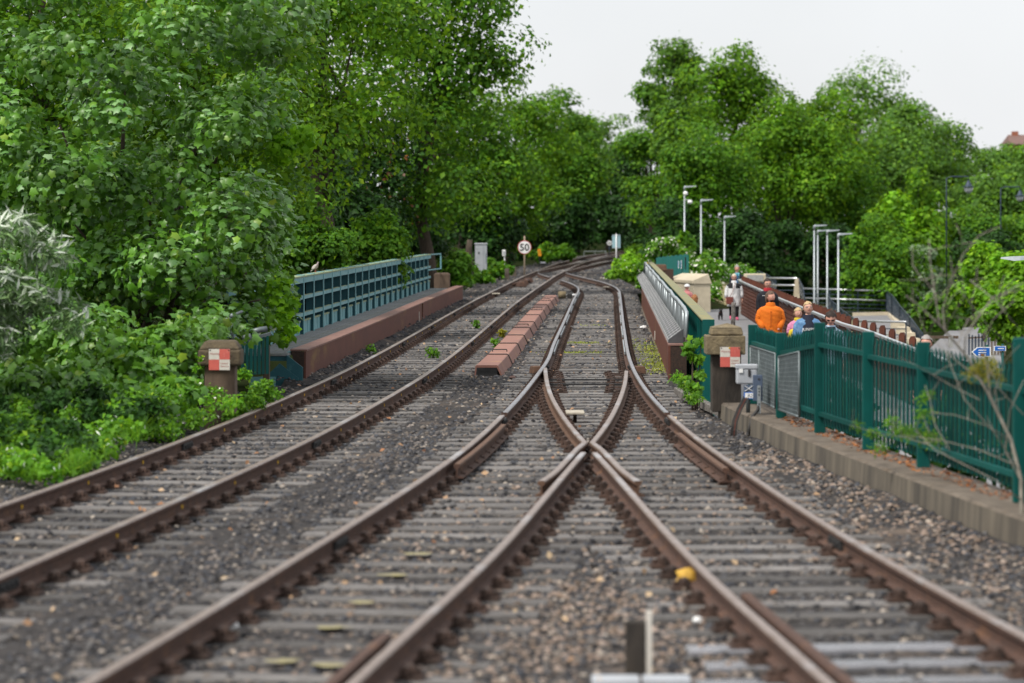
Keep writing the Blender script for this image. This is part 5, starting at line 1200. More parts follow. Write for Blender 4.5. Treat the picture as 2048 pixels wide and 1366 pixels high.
# direction signs behind the fence
for label, x0, x1, y0, y1, d, pts in (('blue pointed direction sign with white lettering over the fence', 1951, 1982, 694, 714, 70, True), ('small blue rectangular path sign next to the pointed sign', 1988, 2012, 692, 702, 71, False)):
    q0, q1 = at(x0, y1, d), at(x1, y0, d); r = thing('direction_sign', label, 'sign', (q0.x, d, -2.5)); w, h0, h1 = q1.x - q0.x, q0.z + 2.5, q1.z + 2.5
    out = [(-.10, (h0 + h1) / 2), (.04, h0), (w, h0), (w, h1), (.04, h1)] if pts else [(0, h0), (w, h0), (w, h1), (0, h1)]
    n = len(out); mb = MB(); mb.add([(a, 0, b) for a, b in out] + [(a, .02, b) for a, b in out], [tuple(range(n)), tuple(range(2 * n - 1, n - 1, -1))] + [(i, n + i, n + (i + 1) % n, (i + 1) % n) for i in range(n)]); bp = mb.build('board', M['signwhite'], r)
    cx, cz = sum(a for a, b in out) / n, (h0 + h1) / 2; out2 = [(cx + (a - cx) * .86, cz + (b - cz) * .84) for a, b in out]
    mb = MB(); mb.add([(a, -.004, b) for a, b in out2], [tuple(range(n))]); mb.build('blue_field', M['signblue'], bp)
    mb = MB()
    for k in range(2 if pts else 1): mb.box((cx + .02, -.007, cz + (.045 - k * .06 if pts else 0)), (w * .5, .004, .022))
    if pts: mb.box((cx - .06, -.007, cz - .07), (.05, .004, .03)); mb.box((cx + .09, -.007, cz - .075), (.025, .004, .045))
    mb.build('white_lettering_bar', M['signwhite'], bp)
    if pts: MB().box((cx + .02, -.007, cz - .072), (.07, .004, .04)).build('red_patch', M['signred'], bp)
    MB().tube([(w * .75, .05, 0), (w * .75, .05, h1 + .05)], .035, 8).build('pole', M['green'], r, True)
# dark bar fence by the road
rf = thing('bar_fence', 'dark upright bar fence beside the road under the round trees', 'fence', (0, 0, 0))
for k in range(12):
    x = 1938 + k * 6.5; a, b = at(x, 668 + (k % 3) * 2, 112), at(x, 712, 112); MB().beam(a, b, .06, .06).build('bar', M['timber'] if k > 6 else M['navyrail'], rf)
MB().beam(at(1936, 676, 112), at(2016, 672, 112), .06, .06).build('rail', M['timber'], rf)

# ------------------------------------------------------------------ lineside signs and equipment beyond the bridge
def roundel(label, x, y, d, diam, z0, txt, ring_m, ts, post_m, over=.3):
    q = at(x, y, d); r = thing('speed_sign', label, 'sign', (q.x, d, z0)); z = q.z - z0
    MB().tube([(0, .05, 0), (0, .05, z + diam / 2 + over)], .04, 8).build('post', post_m, r, True)
    b = MB().disc((0, 0, z), diam / 2, .03, (0, 1, 0), 36).build('roundel', ring_m, r)
    MB().disc((0, -.018, z), diam / 2 * .90, .006, (0, 1, 0), 36).build('white_face', M['signwhite'], b)
    t = text_obj(txt, ts, M['signblack'], b, .002, 'CENTER', bold=.012); t.location = (0, -.025, z - ts * .35)
roundel('round white speed sign with red ring and black 50', 1049, 494.5, 148, .73, -.4, '50', M['signred'], .52, mat('pale_timber_post', (.42, .33, .24), (.3, .23, .17), .9), .24)
roundel('small round white sign at the far bend beside the blue-backed board', 1219, 486, 236, .40, -.4, '20', M['signwhite'], .24, M['navyrail'], 0)
q = at(1232.5, 483, 168); r = thing('sign_board', 'pale blue rear of a rectangular sign on a white post', 'sign', (q.x, 168, -.4)); z = q.z + .4
MB().box((0, .04, z), (.50, .03, .82)).build('board', M['cyanback'], r); MB().box((0, .02, z + .38), (.50, .03, .04)).box((0, .02, z - .38), (.50, .03, .04)).build('stiffener', M['galv'], r)
MB().tube([(0, -.02, 0), (0, -.02, z + .46)], .035, 8).build('post', M['signwhite'], r, True)
q = at(962, 545, 132); r = thing('relay_cabinet', 'tall pale grey lineside cabinet behind thin railings', 'cabinet', (q.x, 132, -.6)); h = at(0, 489, 132).z + .6
MB().box((0, .25, h / 2), (.56, .6, h)).build('body', M['greybox'], r, bevel=.02); MB().box((-.06, -.06, h / 2), (.36, .02, h * .92)).build('door', M['greybox'], r, bevel=.01)
MB().box((0, .25, h + .03), (.62, .66, .07)).build('roof', M['greybox'], r, bevel=.02); MB().box((-.1, -.075, h * .82), (.05, .03, .09)).build('lock', M['signblack'], r); MB().box((.23, -.05, h * .7), (.02, .02, .5)).build('hinge_bar', M['bluegrey'], r)
r2 = thing('metal_railing', 'thin dark railing in front of the lineside cabinet', 'railing', (q.x, 131.3, -.6))
mb = MB(); mb.tube([(-.9, 0, .62), (.32, 0, .62), (.33, 0, 0)], .018, 5); mb.tube([(-.9, 0, .2), (.32, 0, .2)], .015, 5)
for k in range(5): mb.tube([(-.5 + k * .2, 0, 0), (-.5 + k * .2, 0, .62)], .014, 5)
mb.build('bars', M['galv_dark'], r2, True)
q = at(1008, 506, 140); r = thing('telephone_box', 'small white box on a slanting pole left of the 50 sign', 'telephone', (q.x, 140, -.4)); z = q.z + .4
MB().tube([(.08, 0, 0), (.03, 0, z * .6), (.02, 0, z)], .03, 8).build('pole', M['signwhite'], r, True); MB().box((0, -.03, z), (.17, .14, .32)).build('case', M['signwhite'], r, bevel=.02); MB().box((0, -.105, z), (.10, .01, .2)).build('door', M['greybox'], r)
for lab, x, y, d, w, hgt in (('weathered concrete cable marker stub nearest the cabinet', 1014, 550, 133, .20, .30), ('pale concrete stub right behind the first marker stub', 1028, 545, 140, .22, .27)):
    q = at(x, y, d); o = MB().box((0, 0, hgt / 2 - .1), (w, w * .9, hgt + .2), .2, 0, .92).build('concrete_marker', M['concrete'], None, bevel=.02, loc=(q.x, d, q.z)); tag(o, lab, 'marker')
q = at(1079, 505, 163); r = thing('yellow_marker', 'small tilted yellow panel with black chevrons beyond the 50 sign', 'sign', (q.x, 163, -.4)); z = q.z + .4
mb = MB(); mb.box((0, 0, 0), (.18, .02, .40)); o = mb.build('panel', M['orange'], r); o.location = (0, 0, z); o.rotation_euler = (0, RAD(-9), 0)
mb = MB()
for k in (-.05, .04): mb.beam((-.03, -.014, k), (.03, -.014, k + .09), .008, .03, up=(0, 1, 0))
mb.build('chevron', M['signblack'], o); MB().tube([(0, .03, 0), (0, .03, z)], .025, 6).build('post', M['signblack'], r)
q = at(1086, 518, 162); r = thing('ground_signal', 'low dark signal lamp case beside the yellow marker', 'signal', (q.x, 162, -.4)); MB().box((0, 0, .48), (.26, .3, .34)).build('case', M['black'], r, bevel=.02); MB().box((0, -.02, .68), (.30, .4, .06)).build('hood', M['greybox'], r); MB().box((0, 0, .16), (.2, .25, .34)).build('base', M['rust_dark'], r)
q = at(1190, 499, 232); o = MB().beam((-.9, 0, .62), (.9, 0, .62), .03, .05).beam((-.9, 0, 0), (-.9, 0, .62), .04, .04).beam((.9, 0, 0), (.9, 0, .62), .04, .04).beam((0, 0, 0), (0, 0, .62), .04, .04).build('metal_railing', M['galv'], None, loc=(q.x, 232, -.4)); tag(o, 'faint grey rail at the far left of the bend', 'railing')
# loose and fixed things in the track
q = gp(1042, 568, -.15); r = thing('point_machine', 'rusty point rodding and cranks lying in the left track near the junction', 'point machine', (q.x, q.y, -.2))
mb = MB(); mb.tube([(-.35, -4, .12), (.0, -1, .16), (.3, 3, .16), (.42, 6, .14)], .05, 7); mb.tube([(-.1, -4, .12), (.15, 0, .15), (.45, 5, .15)], .045, 7); mb.build('rod', M['rust'], r, True)
for a, b in ((0, -4.2), (.35, 4), (.1, -.5)): MB().box((a, b, .13), (.40, .5, .22), .3, 0, .7).build('crank', M['rust'], r, bevel=.03)
q = gp(1123, 592, -.1); r = thing('point_motor', 'squat mossy cylinder with rod at the far end of the brown covers', 'point motor', (q.x, q.y, -.2))
MB().tube([(-.12, 0, .14), (.16, 0, .14)], .14, 14).build('drum', M['stonecap'], r, True); MB().tube([(.16, 0, .12), (.55, 0, .13)], .05, 8).build('rod', M['signwhite'], r, True); MB().box((.30, 0, .1), (.18, .2, .18)).build('coupling', M['black'], r, bevel=.02)
M['padcol'] = mat('pad_cream', (.46, .42, .34), (.34, .30, .24), .8, 0, 8)
def pad(label, x, y, w, d_, tall, material='cream'):
    q = gp(x, y, -.02); tall *= .8; r = thing('track_plate', label, 'track device', (q.x, q.y, -.22)); MB().box((0, 0, tall), (w, d_, .035)).build('plate', M['padcol'], r, bevel=.01); MB().box((0, 0, tall / 2), (.05, .12, tall)).build('stem', M['rust_dark'], r)
pad('pale mushroom-shaped plate between the switch rails', 1150, 819, .26, .5, .20); pad('pale plate in the left track beside the middle covers', 992, 585, .30, .6, .20)
pad('pale plate on stem at the far right-hand track', 1213, 572, .24, .5, .20)
q = gp(1282, 1366, -.2); r = thing('track_marker', 'blurred upright post with white strip and two pale base plates in the foreground', 'marker post', (q.x, q.y, -.22))
MB().box((-.02, .35, .17), (.125, .10, .36)).build('post', M['pillar_dark'], r, bevel=.01); MB().box((.065, .34, .20), (.035, .06, .42)).build('white_strip', M['white'], r)
for s in (-1, 1): MB().box((s * .155, 0, .03), (.29, .22, .05)).build('base_plate', M['greybox'], r, bevel=.008)
def clip(label, x, y, s, material, seed):
    q = gp(x, y, -.18); rng = random.Random(seed); mb = MB(); mb.ell((0, 0, 0), (s, s * .7, s * .6), 9, 6, 0, None, lambda p: p * rng.uniform(.72, 1.15)); o = mb.build('debris', material, None, loc=tuple(q)); return tag(o, label, 'debris', 'debris between the rails')
ylw = mat('yellow_block', (.55, .33, .05), (.42, .24, .03), .7)
clip('chunky yellow-brown block left of the right foreground rail', 1380, 1172, .12, ylw, 1).location.z += .07; clip('crumpled lilac-white wrapper near the foreground post', 1395, 1240, .04, M['signwhite'], 2)
clip('white crumpled scrap beside the lower left rail', 462, 1252, .06, M['signwhite'], 3); clip('white rag lying beside the right girder', 1287, 655, .10, M['signwhite'], 4)
clip('reddish stone by the near end of the middle covers', 1025, 755, .06, M['rooftile'], 5); clip('pale scrap at the foot of the plinth, far right', 2010, 1085, .07, M['signwhite'], 6)
mb = MB(); kb = [mat('wet_sleeper', (.50, .52, .56), (.36, .37, .40), .35)]
for lab, x, y, w, ln in (('rust brown wooden block beside left switch blade', 1072, 733, .12, .3), ('rust brown wooden block outside right switch blade', 1278, 733, .12, .3)):
    q = gp(x, y, -.05); o = MB().box((0, 0, -.06), (.20, ln, .14), .25, 0, .8).build('wooden_block', M['rust_orange'], None, bevel=.015, loc=tuple(q)); tag(o, lab, 'block')
stn_y = mat('yellow_worn_paint', (.33, .29, .12), (.20, .18, .13), .9, 0, 18)
for k, (x, y) in enumerate(((660, 1330), (570, 1322), (665, 1255), (790, 1150), (725, 1205), (835, 1108))):
    q = gp(x, y, ZS + .012); mb = MB(); n_ = 11; rg_ = random.Random(k); lp_ = [(q.x + .13 * rg_.uniform(.5, 1.2) * math.cos(a_ * 6.283 / n_), q.y + .085 * rg_.uniform(.6, 1.2) * math.sin(a_ * 6.283 / n_), ZS + .016) for a_ in range(n_)]; mb.add(lp_, [tuple(range(n_))]); mb.build('paint_patch', stn_y, tB)
# weathered post on the path
o = MB().tube([(0, 0, 0), (.01, 0, .5), (-.01, .0, 1.0), (.0, 0, 1.48), (.01, 0, 1.56)], [.05, .05, .052, .048, .055], 9).build('timber_bollard', M['oldpost'], None, True, loc=tuple(Vector((at(1467, 700, 62).x, 62, zpath(62))))); tag(o, 'gnarled grey timber post standing on the footpath behind peaked pillar', 'post')

# ------------------------------------------------------------------ vegetation
def T(label, x, d, ytop, hw_px, leafm, n, lpx=9, ybot=None, z0=-.4, name='broadleaf_tree', cat='tree', seed=1, **kw):
    p = F / d; return tree(name, label, cat, (x - 1024) / p, d, z0, HC + (YH - ytop) / p, hw_px / p, LF[leafm], n, lpx / p, None if ybot is None else HC + (YH - ybot) / p, seed=seed, group=kw.pop('group', None), **kw)
# left of the line, near to far
T('tall tree filling the top left corner behind the sycamore', 90, 62, -330, 330, 'mid', 15000, 15, 620, seed=11, nb=44)
T('tall tree rising behind the sycamore left of centre', 400, 66, -330, 300, 'olive', 16000, 14, 560, seed=12, nb=44)
T('tall bright tree whose crown leaves the top edge above the teal parapet', 655, 84, -240, 235, 'olive', 15000, 12, 500, seed=13, nb=40)
T('tall leaning tree at the right end of the left-hand wood', 850, 108, -140, 215, 'mid', 17000, 11, 470, seed=14, nb=44)
T('broad tree with russet gaps behind the far end of teal parapet', 715, 106, 210, 140, 'dark', 9000, 10, 525, seed=15, nb=34, extra=(LF['brown'], 500, .16, 'diamond'))
T('rounded tree behind the lineside cabinet', 930, 150, 120, 150, 'mid', 13000, 9, 520, seed=16, nb=36)
T('pointed tree behind the 50 sign', 1025, 182, 120, 120, 'olive', 12000, 8, 510, seed=17, nb=34)
T('tree on the left of the far bend', 1110, 208, 165, 110, 'mid', 12000, 8, 500, seed=18, nb=34)
T('pale distant tree closing the view above the bend', 1215, 300, 205, 95, 'far', 11000, 7, 480, seed=19, nb=30)
T('distant tree half behind the bend trees, left of the sky gap', 1150, 260, 225, 80, 'far', 8000, 7, 490, seed=20, nb=28)
T('distant dark tree at the end of the line', 1275, 285, 250, 90, 'dark', 9000, 7, 500, seed=21, nb=28)
T('background tree seen through the top left foliage', 190, 105, -200, 240, 'mid', 11000, 13, 520, seed=22, nb=36)
T('background tree between the two tall trees left of centre', 500, 118, -160, 210, 'mid', 11000, 12, 520, seed=23, nb=36)
T('background tree at the far left picture edge', -40, 95, -150, 230, 'dark', 9000, 14, 560, seed=24, nb=34)
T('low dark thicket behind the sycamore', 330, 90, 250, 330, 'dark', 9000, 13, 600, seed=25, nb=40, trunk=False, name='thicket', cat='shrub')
for i, (lab, x, d, yt, hw, lm, n, yb) in enumerate((
    ('pale-tipped shrub behind the near half of teal parapet', 620, 72, 385, 95, 'mid', 5200, 590), ('rounded shrub behind the middle of teal parapet', 745, 84, 425, 85, 'mid', 5200, 585),
    ('dark shrub below the trees behind the pigeon', 690, 95, 300, 120, 'dark', 6000, 560), ('shrub over the far end of the teal parapet', 830, 122, 400, 62, 'dark', 5200, 540),
    ('leafy bush left of the lineside cabinet', 905, 122, 500, 48, 'weed', 2600, 580), ('dark shrub behind the lineside cabinet', 975, 150, 400, 75, 'dark', 5200, 540),
    ('dark shrub behind the 50 sign', 1055, 186, 400, 70, 'dark', 5200, 525), ('dark shrub between 50 sign and the bend', 1130, 205, 390, 65, 'dark', 5000, 512),
    ('low green growth right of the cabinet', 990, 138, 520, 40, 'weed', 1700, 560), ('low green growth beside the yellow marker', 1110, 180, 487, 55, 'weed', 2200, 525),
    ('deep shade shrub behind the blue-backed board', 1230, 258, 380, 80, 'dark', 5000, 505), ('dark shrub at the right of the far bend', 1310, 240, 360, 75, 'dark', 5000, 520))):
    T(lab, x, d, yt, hw, lm, n, 9 if d > 100 else 11, yb, name='shrub', cat='shrub', seed=40 + i, nb=22, trunk=d < 125)
T('leafy growth hiding the foot of the lineside cabinet', 965, 129, 537, 36, 'weed', 1500, 8, 575, name='weeds', cat='plant', seed=140, nb=20, trunk=False)
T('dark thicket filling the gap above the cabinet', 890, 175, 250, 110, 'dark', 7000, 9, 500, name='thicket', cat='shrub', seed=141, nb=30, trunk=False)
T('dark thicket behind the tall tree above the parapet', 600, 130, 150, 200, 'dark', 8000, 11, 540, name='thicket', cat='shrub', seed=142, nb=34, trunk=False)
rgi = random.Random(8); gap_foliage = []
for k in range(70):
    dq_ = rgi.uniform(24, 39); pv = Vector((plinth_front(dq_) + rgi.uniform(.95, 1.7), dq_, rgi.uniform(-.9, .28))); gap_foliage.append((1024 + pv.x * F / dq_, YH + (HC - pv.z) * F / dq_, dq_, rgi.uniform(.12, .3)))
GAP_FOLIAGE = gap_foliage
T('dark thicket closing the gap behind the path lamps', 1525, 205, 345, 85, 'dark', 5200, 9, 520, z0=-2.8, name='thicket', cat='shrub', seed=144, nb=28, trunk=False)
# stump-like trunk by the cabinet
q = at(939, 545, 128); o = MB().tube([(0, 0, -.1), (0, 0, .5), (-.04, 0, 1.0), (.02, 0, 1.5)], [.22, .17, .15, .13], 10).build('tree_stump', M['bark'], None, True, loc=tuple(q)); tag(o, 'stout bare brown trunk left of the lineside cabinet', 'trunk')
# right-hand wood
T('tall pale tree left of the right-hand wood, against the sky', 1365, 205, 35, 75, 'far', 11000, 8, 420, z0=-2.8, seed=61, nb=34, shell=.3)
T('tall broad tree at the crest of the right-hand wood', 1465, 195, 65, 120, 'olive', 15000, 8, 430, z0=-2.8, seed=62, nb=40)
T('large rounded tree in the middle of the right-hand wood', 1575, 185, 165, 125, 'olive', 14000, 8, 470, z0=-2.8, seed=63, nb=40)
T('dark lower tree behind the row of path lamps', 1400, 178, 225, 115, 'mid', 13000, 8, 540, z0=-2.8, seed=64, nb=36)
T('far pale tree on the right-hand skyline', 1725, 260, 118, 135, 'far', 12000, 7, 430, z0=-2.8, seed=65, nb=34)
T('pale tree filling the skyline left of the far pale tree', 1640, 222, 150, 105, 'olive', 10000, 8, 430, z0=-2.8, seed=82, nb=32)
T('pale tree stepping down the skyline towards the brick gable', 1810, 236, 198, 95, 'far', 9000, 8, 430, z0=-2.8, seed=83, nb=30)
T('slim tree at the left edge of the right-hand wood', 1312, 222, 105, 70, 'mid', 9000, 8, 480, z0=-1.5, seed=84, nb=30)
T('mid-green tree behind the four lamp posts', 1665, 190, 270, 125, 'mid', 12000, 8, 560, z0=-2.8, seed=66, nb=36)
T('far tree falling away on the right skyline', 1850, 250, 235, 110, 'far', 11000, 7, 430, z0=-2.8, seed=67, nb=32)
T('far tree below the brick gable at the right edge', 1965, 260, 268, 120, 'far', 11000, 7, 450, z0=-2.8, seed=68, nb=32)
T('far tree cut by the right picture edge on the skyline', 2070, 250, 275, 90, 'far', 7000, 7, 450, z0=-2.8, seed=69, nb=26)
T('broad far tree filling the slope below the right skyline', 1780, 225, 250, 120, 'far', 9000, 8, 520, z0=-2.8, seed=78, nb=32)
T('broad far tree between the two lanterns', 1990, 225, 330, 110, 'far', 8000, 8, 520, z0=-2.8, seed=79, nb=30)
T('green thicket behind the lime green tree', 1760, 160, 420, 90, 'mid', 7000, 9, 640, z0=-2.8, seed=80, nb=28, name='thicket', cat='shrub')
T('green thicket under the right-edge lantern', 2000, 150, 450, 110, 'dark', 7000, 9, 660, z0=-2.8, seed=81, nb=28, name='thicket', cat='shrub')
T('feathery upright tree left of the hanging lantern', 1835, 185, 330, 60, 'olive', 7000, 8, 560, z0=-2.8, seed=70, nb=28)
T('dark tree behind the hanging lantern', 1930, 190, 390, 95, 'mid', 9000, 8, 600, z0=-2.8, seed=71, nb=30)
T('dark tree behind the right-edge lantern', 2040, 195, 400, 90, 'mid', 8000, 8, 600, z0=-2.8, seed=72, nb=28)
T('lime green tree right of the ramp', 1800, 178, 388, 100, 'bright', 11000, 11, 640, z0=-2.8, seed=73, nb=38, br=(.2, .34))
T('silvery shrub in front of the lime green tree', 1846, 166, 478, 48, 'grey', 4200, 9, 660, z0=-2.8, name='shrub', cat='shrub', seed=74, nb=24, br=(.2, .3))
T('dense clipped dark shrub right of the ramp railing', 1876, 138, 575, 45, 'mid', 4200, 10, 700, z0=-2.8, name='shrub', cat='shrub', seed=75, nb=22)
T('round bright tree behind the bare shrub', 1965, 125, 487, 62, 'bright', 6500, 10, 660, z0=-2.8, seed=76, nb=26)
T('round bright tree at the right picture edge behind the fence', 2040, 118, 478, 72, 'bright', 7500, 11, 680, z0=-2.8, seed=77, nb=28)
T('bright bush right behind the blue direction signs', 2010, 104, 548, 62, 'bright', 4200, 11, 690, z0=-2.8, name='shrub', cat='shrub', seed=145, nb=24, trunk=False)
T('mid-green bush between the ramp and the blue signs', 1915, 150, 560, 42, 'mid', 3200, 10, 672, z0=-2.8, name='shrub', cat='shrub', seed=146, nb=22, trunk=False)
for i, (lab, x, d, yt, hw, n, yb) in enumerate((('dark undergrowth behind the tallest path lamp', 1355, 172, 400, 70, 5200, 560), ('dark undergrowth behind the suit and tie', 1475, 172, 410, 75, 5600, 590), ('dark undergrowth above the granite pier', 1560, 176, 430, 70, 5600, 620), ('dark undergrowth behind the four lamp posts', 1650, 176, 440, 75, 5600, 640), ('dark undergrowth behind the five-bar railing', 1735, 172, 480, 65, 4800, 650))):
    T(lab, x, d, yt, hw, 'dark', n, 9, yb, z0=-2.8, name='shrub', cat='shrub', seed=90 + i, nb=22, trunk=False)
# flowering hedge beyond the bridge and greenery by the far line
T('flowering hedge left of the tall lamp, pale blossom tips', 1335, 146, 472, 48, 'weed', 3000, 9, 560, name='flowering_hedge', cat='hedge', seed=101, nb=24, trunk=False, extra=(LF['flower'], 500, .13, 'diamond'))
T('flowering hedge behind the white-coated person, dotted with white flowers', 1420, 142, 495, 70, 'weed', 5200, 9, 625, name='flowering_hedge', cat='hedge', seed=102, nb=28, trunk=False, extra=(LF['flower'], 1000, .13, 'diamond'))
T('flowering hedge running down towards the granite pier', 1475, 146, 520, 50, 'weed', 3600, 9, 625, name='flowering_hedge', cat='hedge', seed=103, nb=24, trunk=False, extra=(LF['flower'], 600, .12, 'diamond'))
T('tall leafy sapling wound round the tallest path lamp', 1366, 150, 455, 22, 'weed', 900, 10, 540, name='sapling', cat='shrub', seed=104, nb=14, trunk=False)
T('bright low bramble between far tracks and green parapet', 1262, 140, 512, 62, 'bright', 3600, 9, 572, name='bramble', cat='shrub', seed=105, nb=26, trunk=False, depth=8, extra=(LF['flower'], 120, .12, 'diamond'))
T('bright bramble patch at the inside of the far bend', 1285, 185, 492, 50, 'bright', 2600, 8, 532, name='bramble', cat='shrub', seed=106, nb=22, trunk=False, depth=10)
T('bushy growth against the far end of the bridge railing', 1290, 124, 525, 30, 'weed', 1600, 9, 578, name='bramble', cat='shrub', seed=107, nb=16, trunk=False, extra=(LF['flower'], 160, .10, 'diamond'))
T('pink flowering plant at the foot of the lamp post', 1392, 120, 560, 18, 'weed', 700, 7, 605, name='flower_clump', cat='flowers', seed=108, nb=12, trunk=False, extra=(LF['pink'], 420, .10, 'diamond'))
T('pale flowering verge along the left edge of the far path', 1425, 128, 565, 42, 'weed', 2400, 8, 612, name='flower_clump', cat='flowers', seed=109, nb=20, trunk=False, extra=(LF['flower'], 420, .10, 'diamond'))
# straw grass behind the brown fence
P = []; N_ = []; S_ = []
for k in range(9000):
    d = random.uniform(85, 145); x = xfence(min(d, 111)) + random.uniform(.6, 4.6); P.append((x, d, gz(x, d))); N_.append((random.gauss(0, .3), -1, .25)); S_.append(random.uniform(.5, 1.15))
o = leaves('dry_grass', P, N_, S_, 'blade', LF['straw'], None, RNG, -2.6); o['label'] = 'pale dry grass on the bank behind the brown fence'; o['category'] = 'grass'

# near sycamore: clumps follow the outline of the mass of foliage
rng = np.random.default_rng(5)
sy = thing('sycamore_tree', 'big sycamore with large lobed leaves hanging over the left pillar', 'tree', (-6.2, 45, -.4))
yb = [-160, 100, 200, 300, 420, 500, 560, 620, 660, 700, 760, 830, 880]; xr = [560, 590, 585, 590, 540, 530, 520, 545, 540, 450, 372, 330, 230]
bl = []
for k in range(135):
    y = rng.uniform(-160, 860) if k < 85 else rng.uniform(330, 850); x = rng.uniform(-10, np.interp(y, yb, xr) - 25); d = rng.uniform(43.5, 49)
    if y > 640: d = rng.uniform(41, 44)
    p = at(x, y, d) - sy.location; r = rng.uniform(.42, .78) * (.7 if y > 600 else 1); bl.append(((p.x, p.y, p.z), (r * 1.15, r, r * .8)))
for (x, y, r, d) in ((560, 600, .32, 47), (545, 640, .36, 46.5), (520, 590, .35, 46), (500, 640, .38, 45.5), (480, 560, .4, 46), (555, 672, .24, 46), (575, 640, .20, 46.5), (450, 620, .4, 45), (410, 650, .4, 43), (455, 640, .22, 41.2), (480, 662, .16, 41.2), (430, 660, .2, 40.2), (500, 680, .12, 41.5), (395, 690, .22, 39.2), (385, 730, .2, 38.8), (370, 670, .3, 39.6), (560, 470, .28, 48), (530, 500, .3, 48)):
    p = at(x, y, d) - sy.location; bl.append(((p.x, p.y, p.z), r))
P, N = cloud(bl, 27000, rng, .45, .4, .6); S = .10 + .15 * rng.random(len(P))
order = np.argsort(P[:, 1] - .02 * P[:, 0]); near = order[:300]; rest = order[300:]
k1 = np.sort(rest); k2 = k1[::6]; k1 = np.setdiff1d(k1, k2)
leaves('crown', P[k1], N[k1], S[k1], 'maple', LF['syc'], sy, rng); leaves('crown', P[k2], N[k2] * .4 + np.array([0, -.3, 1]), S[k2] * .95, 'maple', LF['sheen'], sy, rng)
tb = []
for (x, y, r, d) in ((565, 575, .13, 45.5), (580, 610, .14, 45.4), (560, 640, .15, 45.3), (585, 655, .10, 45.3), (550, 600, .16, 45.4), (530, 640, .14, 45.2), (570, 675, .10, 45.2), (545, 575, .12, 45.6), (610, 275, .25, 46), (560, 300, .3, 46.5)):
    p = at(x, y, d) - sy.location; tb.append(((p.x, p.y, p.z), r))
Pt, Nt = cloud(tb, 620, rng, .3, .4, .7); leaves('bright_shoots', Pt, Nt, .11 + .10 * rng.random(len(Pt)), 'maple', LF['bright'], sy, rng)
Tm, Tf = _tmpl('maple'); lm = MB().add([tuple(v) for v in Tm], Tf).mesh('leaf', LF['syc'])
for i in near:
    o = link('leaf', lm, sy, tuple(P[i]), 0, (S[i],) * 3); n_ = Vector(N[i]); o.rotation_euler = (n_.to_track_quat('Z', 'Y') @ Matrix.Rotation(random.uniform(0, 6.28), 3, 'Z').to_quaternion()).to_euler()
mb = MB(); b0 = Vector((-.5, 3.2, 0))
for k, (tx, ty) in enumerate(((300, 380), (395, 330), (250, 180), (470, 420), (150, 450), (420, 560), (330, 600), (120, 250), (520, 600), (80, 600), (440, 200))):
    e = at(tx, ty, 45.5 - .3 * (k % 3)) - sy.location; m1 = b0.lerp(e, .35) + Vector((random.uniform(-.3, .3), .3, .5)); m2 = b0.lerp(e, .7) + Vector((random.uniform(-.2, .2), .1, .35))
    mb.tube([b0, m1, m2, e], [.11, .07, .045, .012], 7)
mb.build('trunk', M['bark'], sy, True)
# buddleia at the left edge, low bushes and nettles in front
def bush(label, name, blobs, n, s, leafm, kind, cat='shrub', seed=1, extra=None, droop=.35, stems=8):
    rng = np.random.default_rng(seed); c0 = at(*blobs[0][:2], blobs[0][2]); root = thing(name, label, cat, (c0.x, c0.y, -.35))
    B = []
    for (x, y, d, r) in blobs: p = at(x, y, d) - root.location; B.append(((p.x, p.y, p.z), (r * 1.1, r, r * .85)))
    P, N = cloud(B, n, rng, .35, .4, .8); leaves('foliage', P, N, s * (.6 + .8 * rng.random(len(P))), kind, LF[leafm], root, rng, droop)
    if extra: P, N = cloud(B, extra[1], rng, .85, .5); leaves('pale_tips', P, N, extra[2] * (.6 + .8 * rng.random(len(P))), extra[3], LF[extra[0]], root, rng, -1.2)
    mb = MB()
    for b in B[:stems]: mb.tube([(b[0][0] * .4, b[0][1] * .4, 0), (b[0][0] * .8, b[0][1] * .8, max(.1, b[0][2] * .6)), b[0]], [.02, .014, .006], 5)
    if stems: mb.build('stem', M['bark'], root, True)
    return root
rngb = random.Random(9); bb = []
for k in range(34):
    y = rngb.uniform(440, 730); x = rngb.uniform(-60, np.interp(y, [440, 560, 640, 730], [60, 150, 150, 110])); bb.append((x, y, rngb.uniform(34.6, 36.6), rngb.uniform(.12, .24)))
bush('buddleia with narrow silvery leaves at the left picture edge', 'buddleia', bb, 5200, .15, 'will', 'narrow', seed=31, extra=('tip', 700, .20, 'narrow'), stems=0)
bush('dark sycamore scrub low on the left bank', 'scrub', [(200, 720, 38, .5), (280, 760, 37.5, .45), (330, 700, 38.5, .45), (150, 780, 37, .45), (240, 820, 36, .4), (60, 790, 36, .45), (350, 790, 37, .3), (0, 800, 36, .4), (300, 830, 36, .3)], 3600, .17, 'syc', 'maple', seed=32)
def scat(seed, n, y0, y1, xa, ya, xb, dn, dfar, r0, r1):
    rg = random.Random(seed); out = []
    for k in range(n):
        y = rg.uniform(y0, y1); x = rg.uniform(xa, np.interp(y, ya, xb)); out.append((x, y, float(np.interp(y, [y0, y1], [dfar, dn])) + rg.uniform(-.5, .5), rg.uniform(r0, r1)))
    return out
nb_ = scat(3, 70, 800, 945, -60, [800, 860, 900, 945], [330, 290, 215, 120], 29.5, 35.5, .06, .19)
bush('bright nettles spilling over the bottom left bank', 'nettles', nb_, 6000, .075, 'weed', 'diamond', 'plant', 33, extra=('tip', 160, .08, 'narrow'), stems=0)
bush('darker tangled undergrowth among the bottom left nettles', 'undergrowth', scat(4, 50, 780, 920, -60, [780, 860, 920], [340, 250, 150], 30.4, 36, .08, .2), 6500, .085, 'dark', 'diamond', 'plant', 38, stems=14)
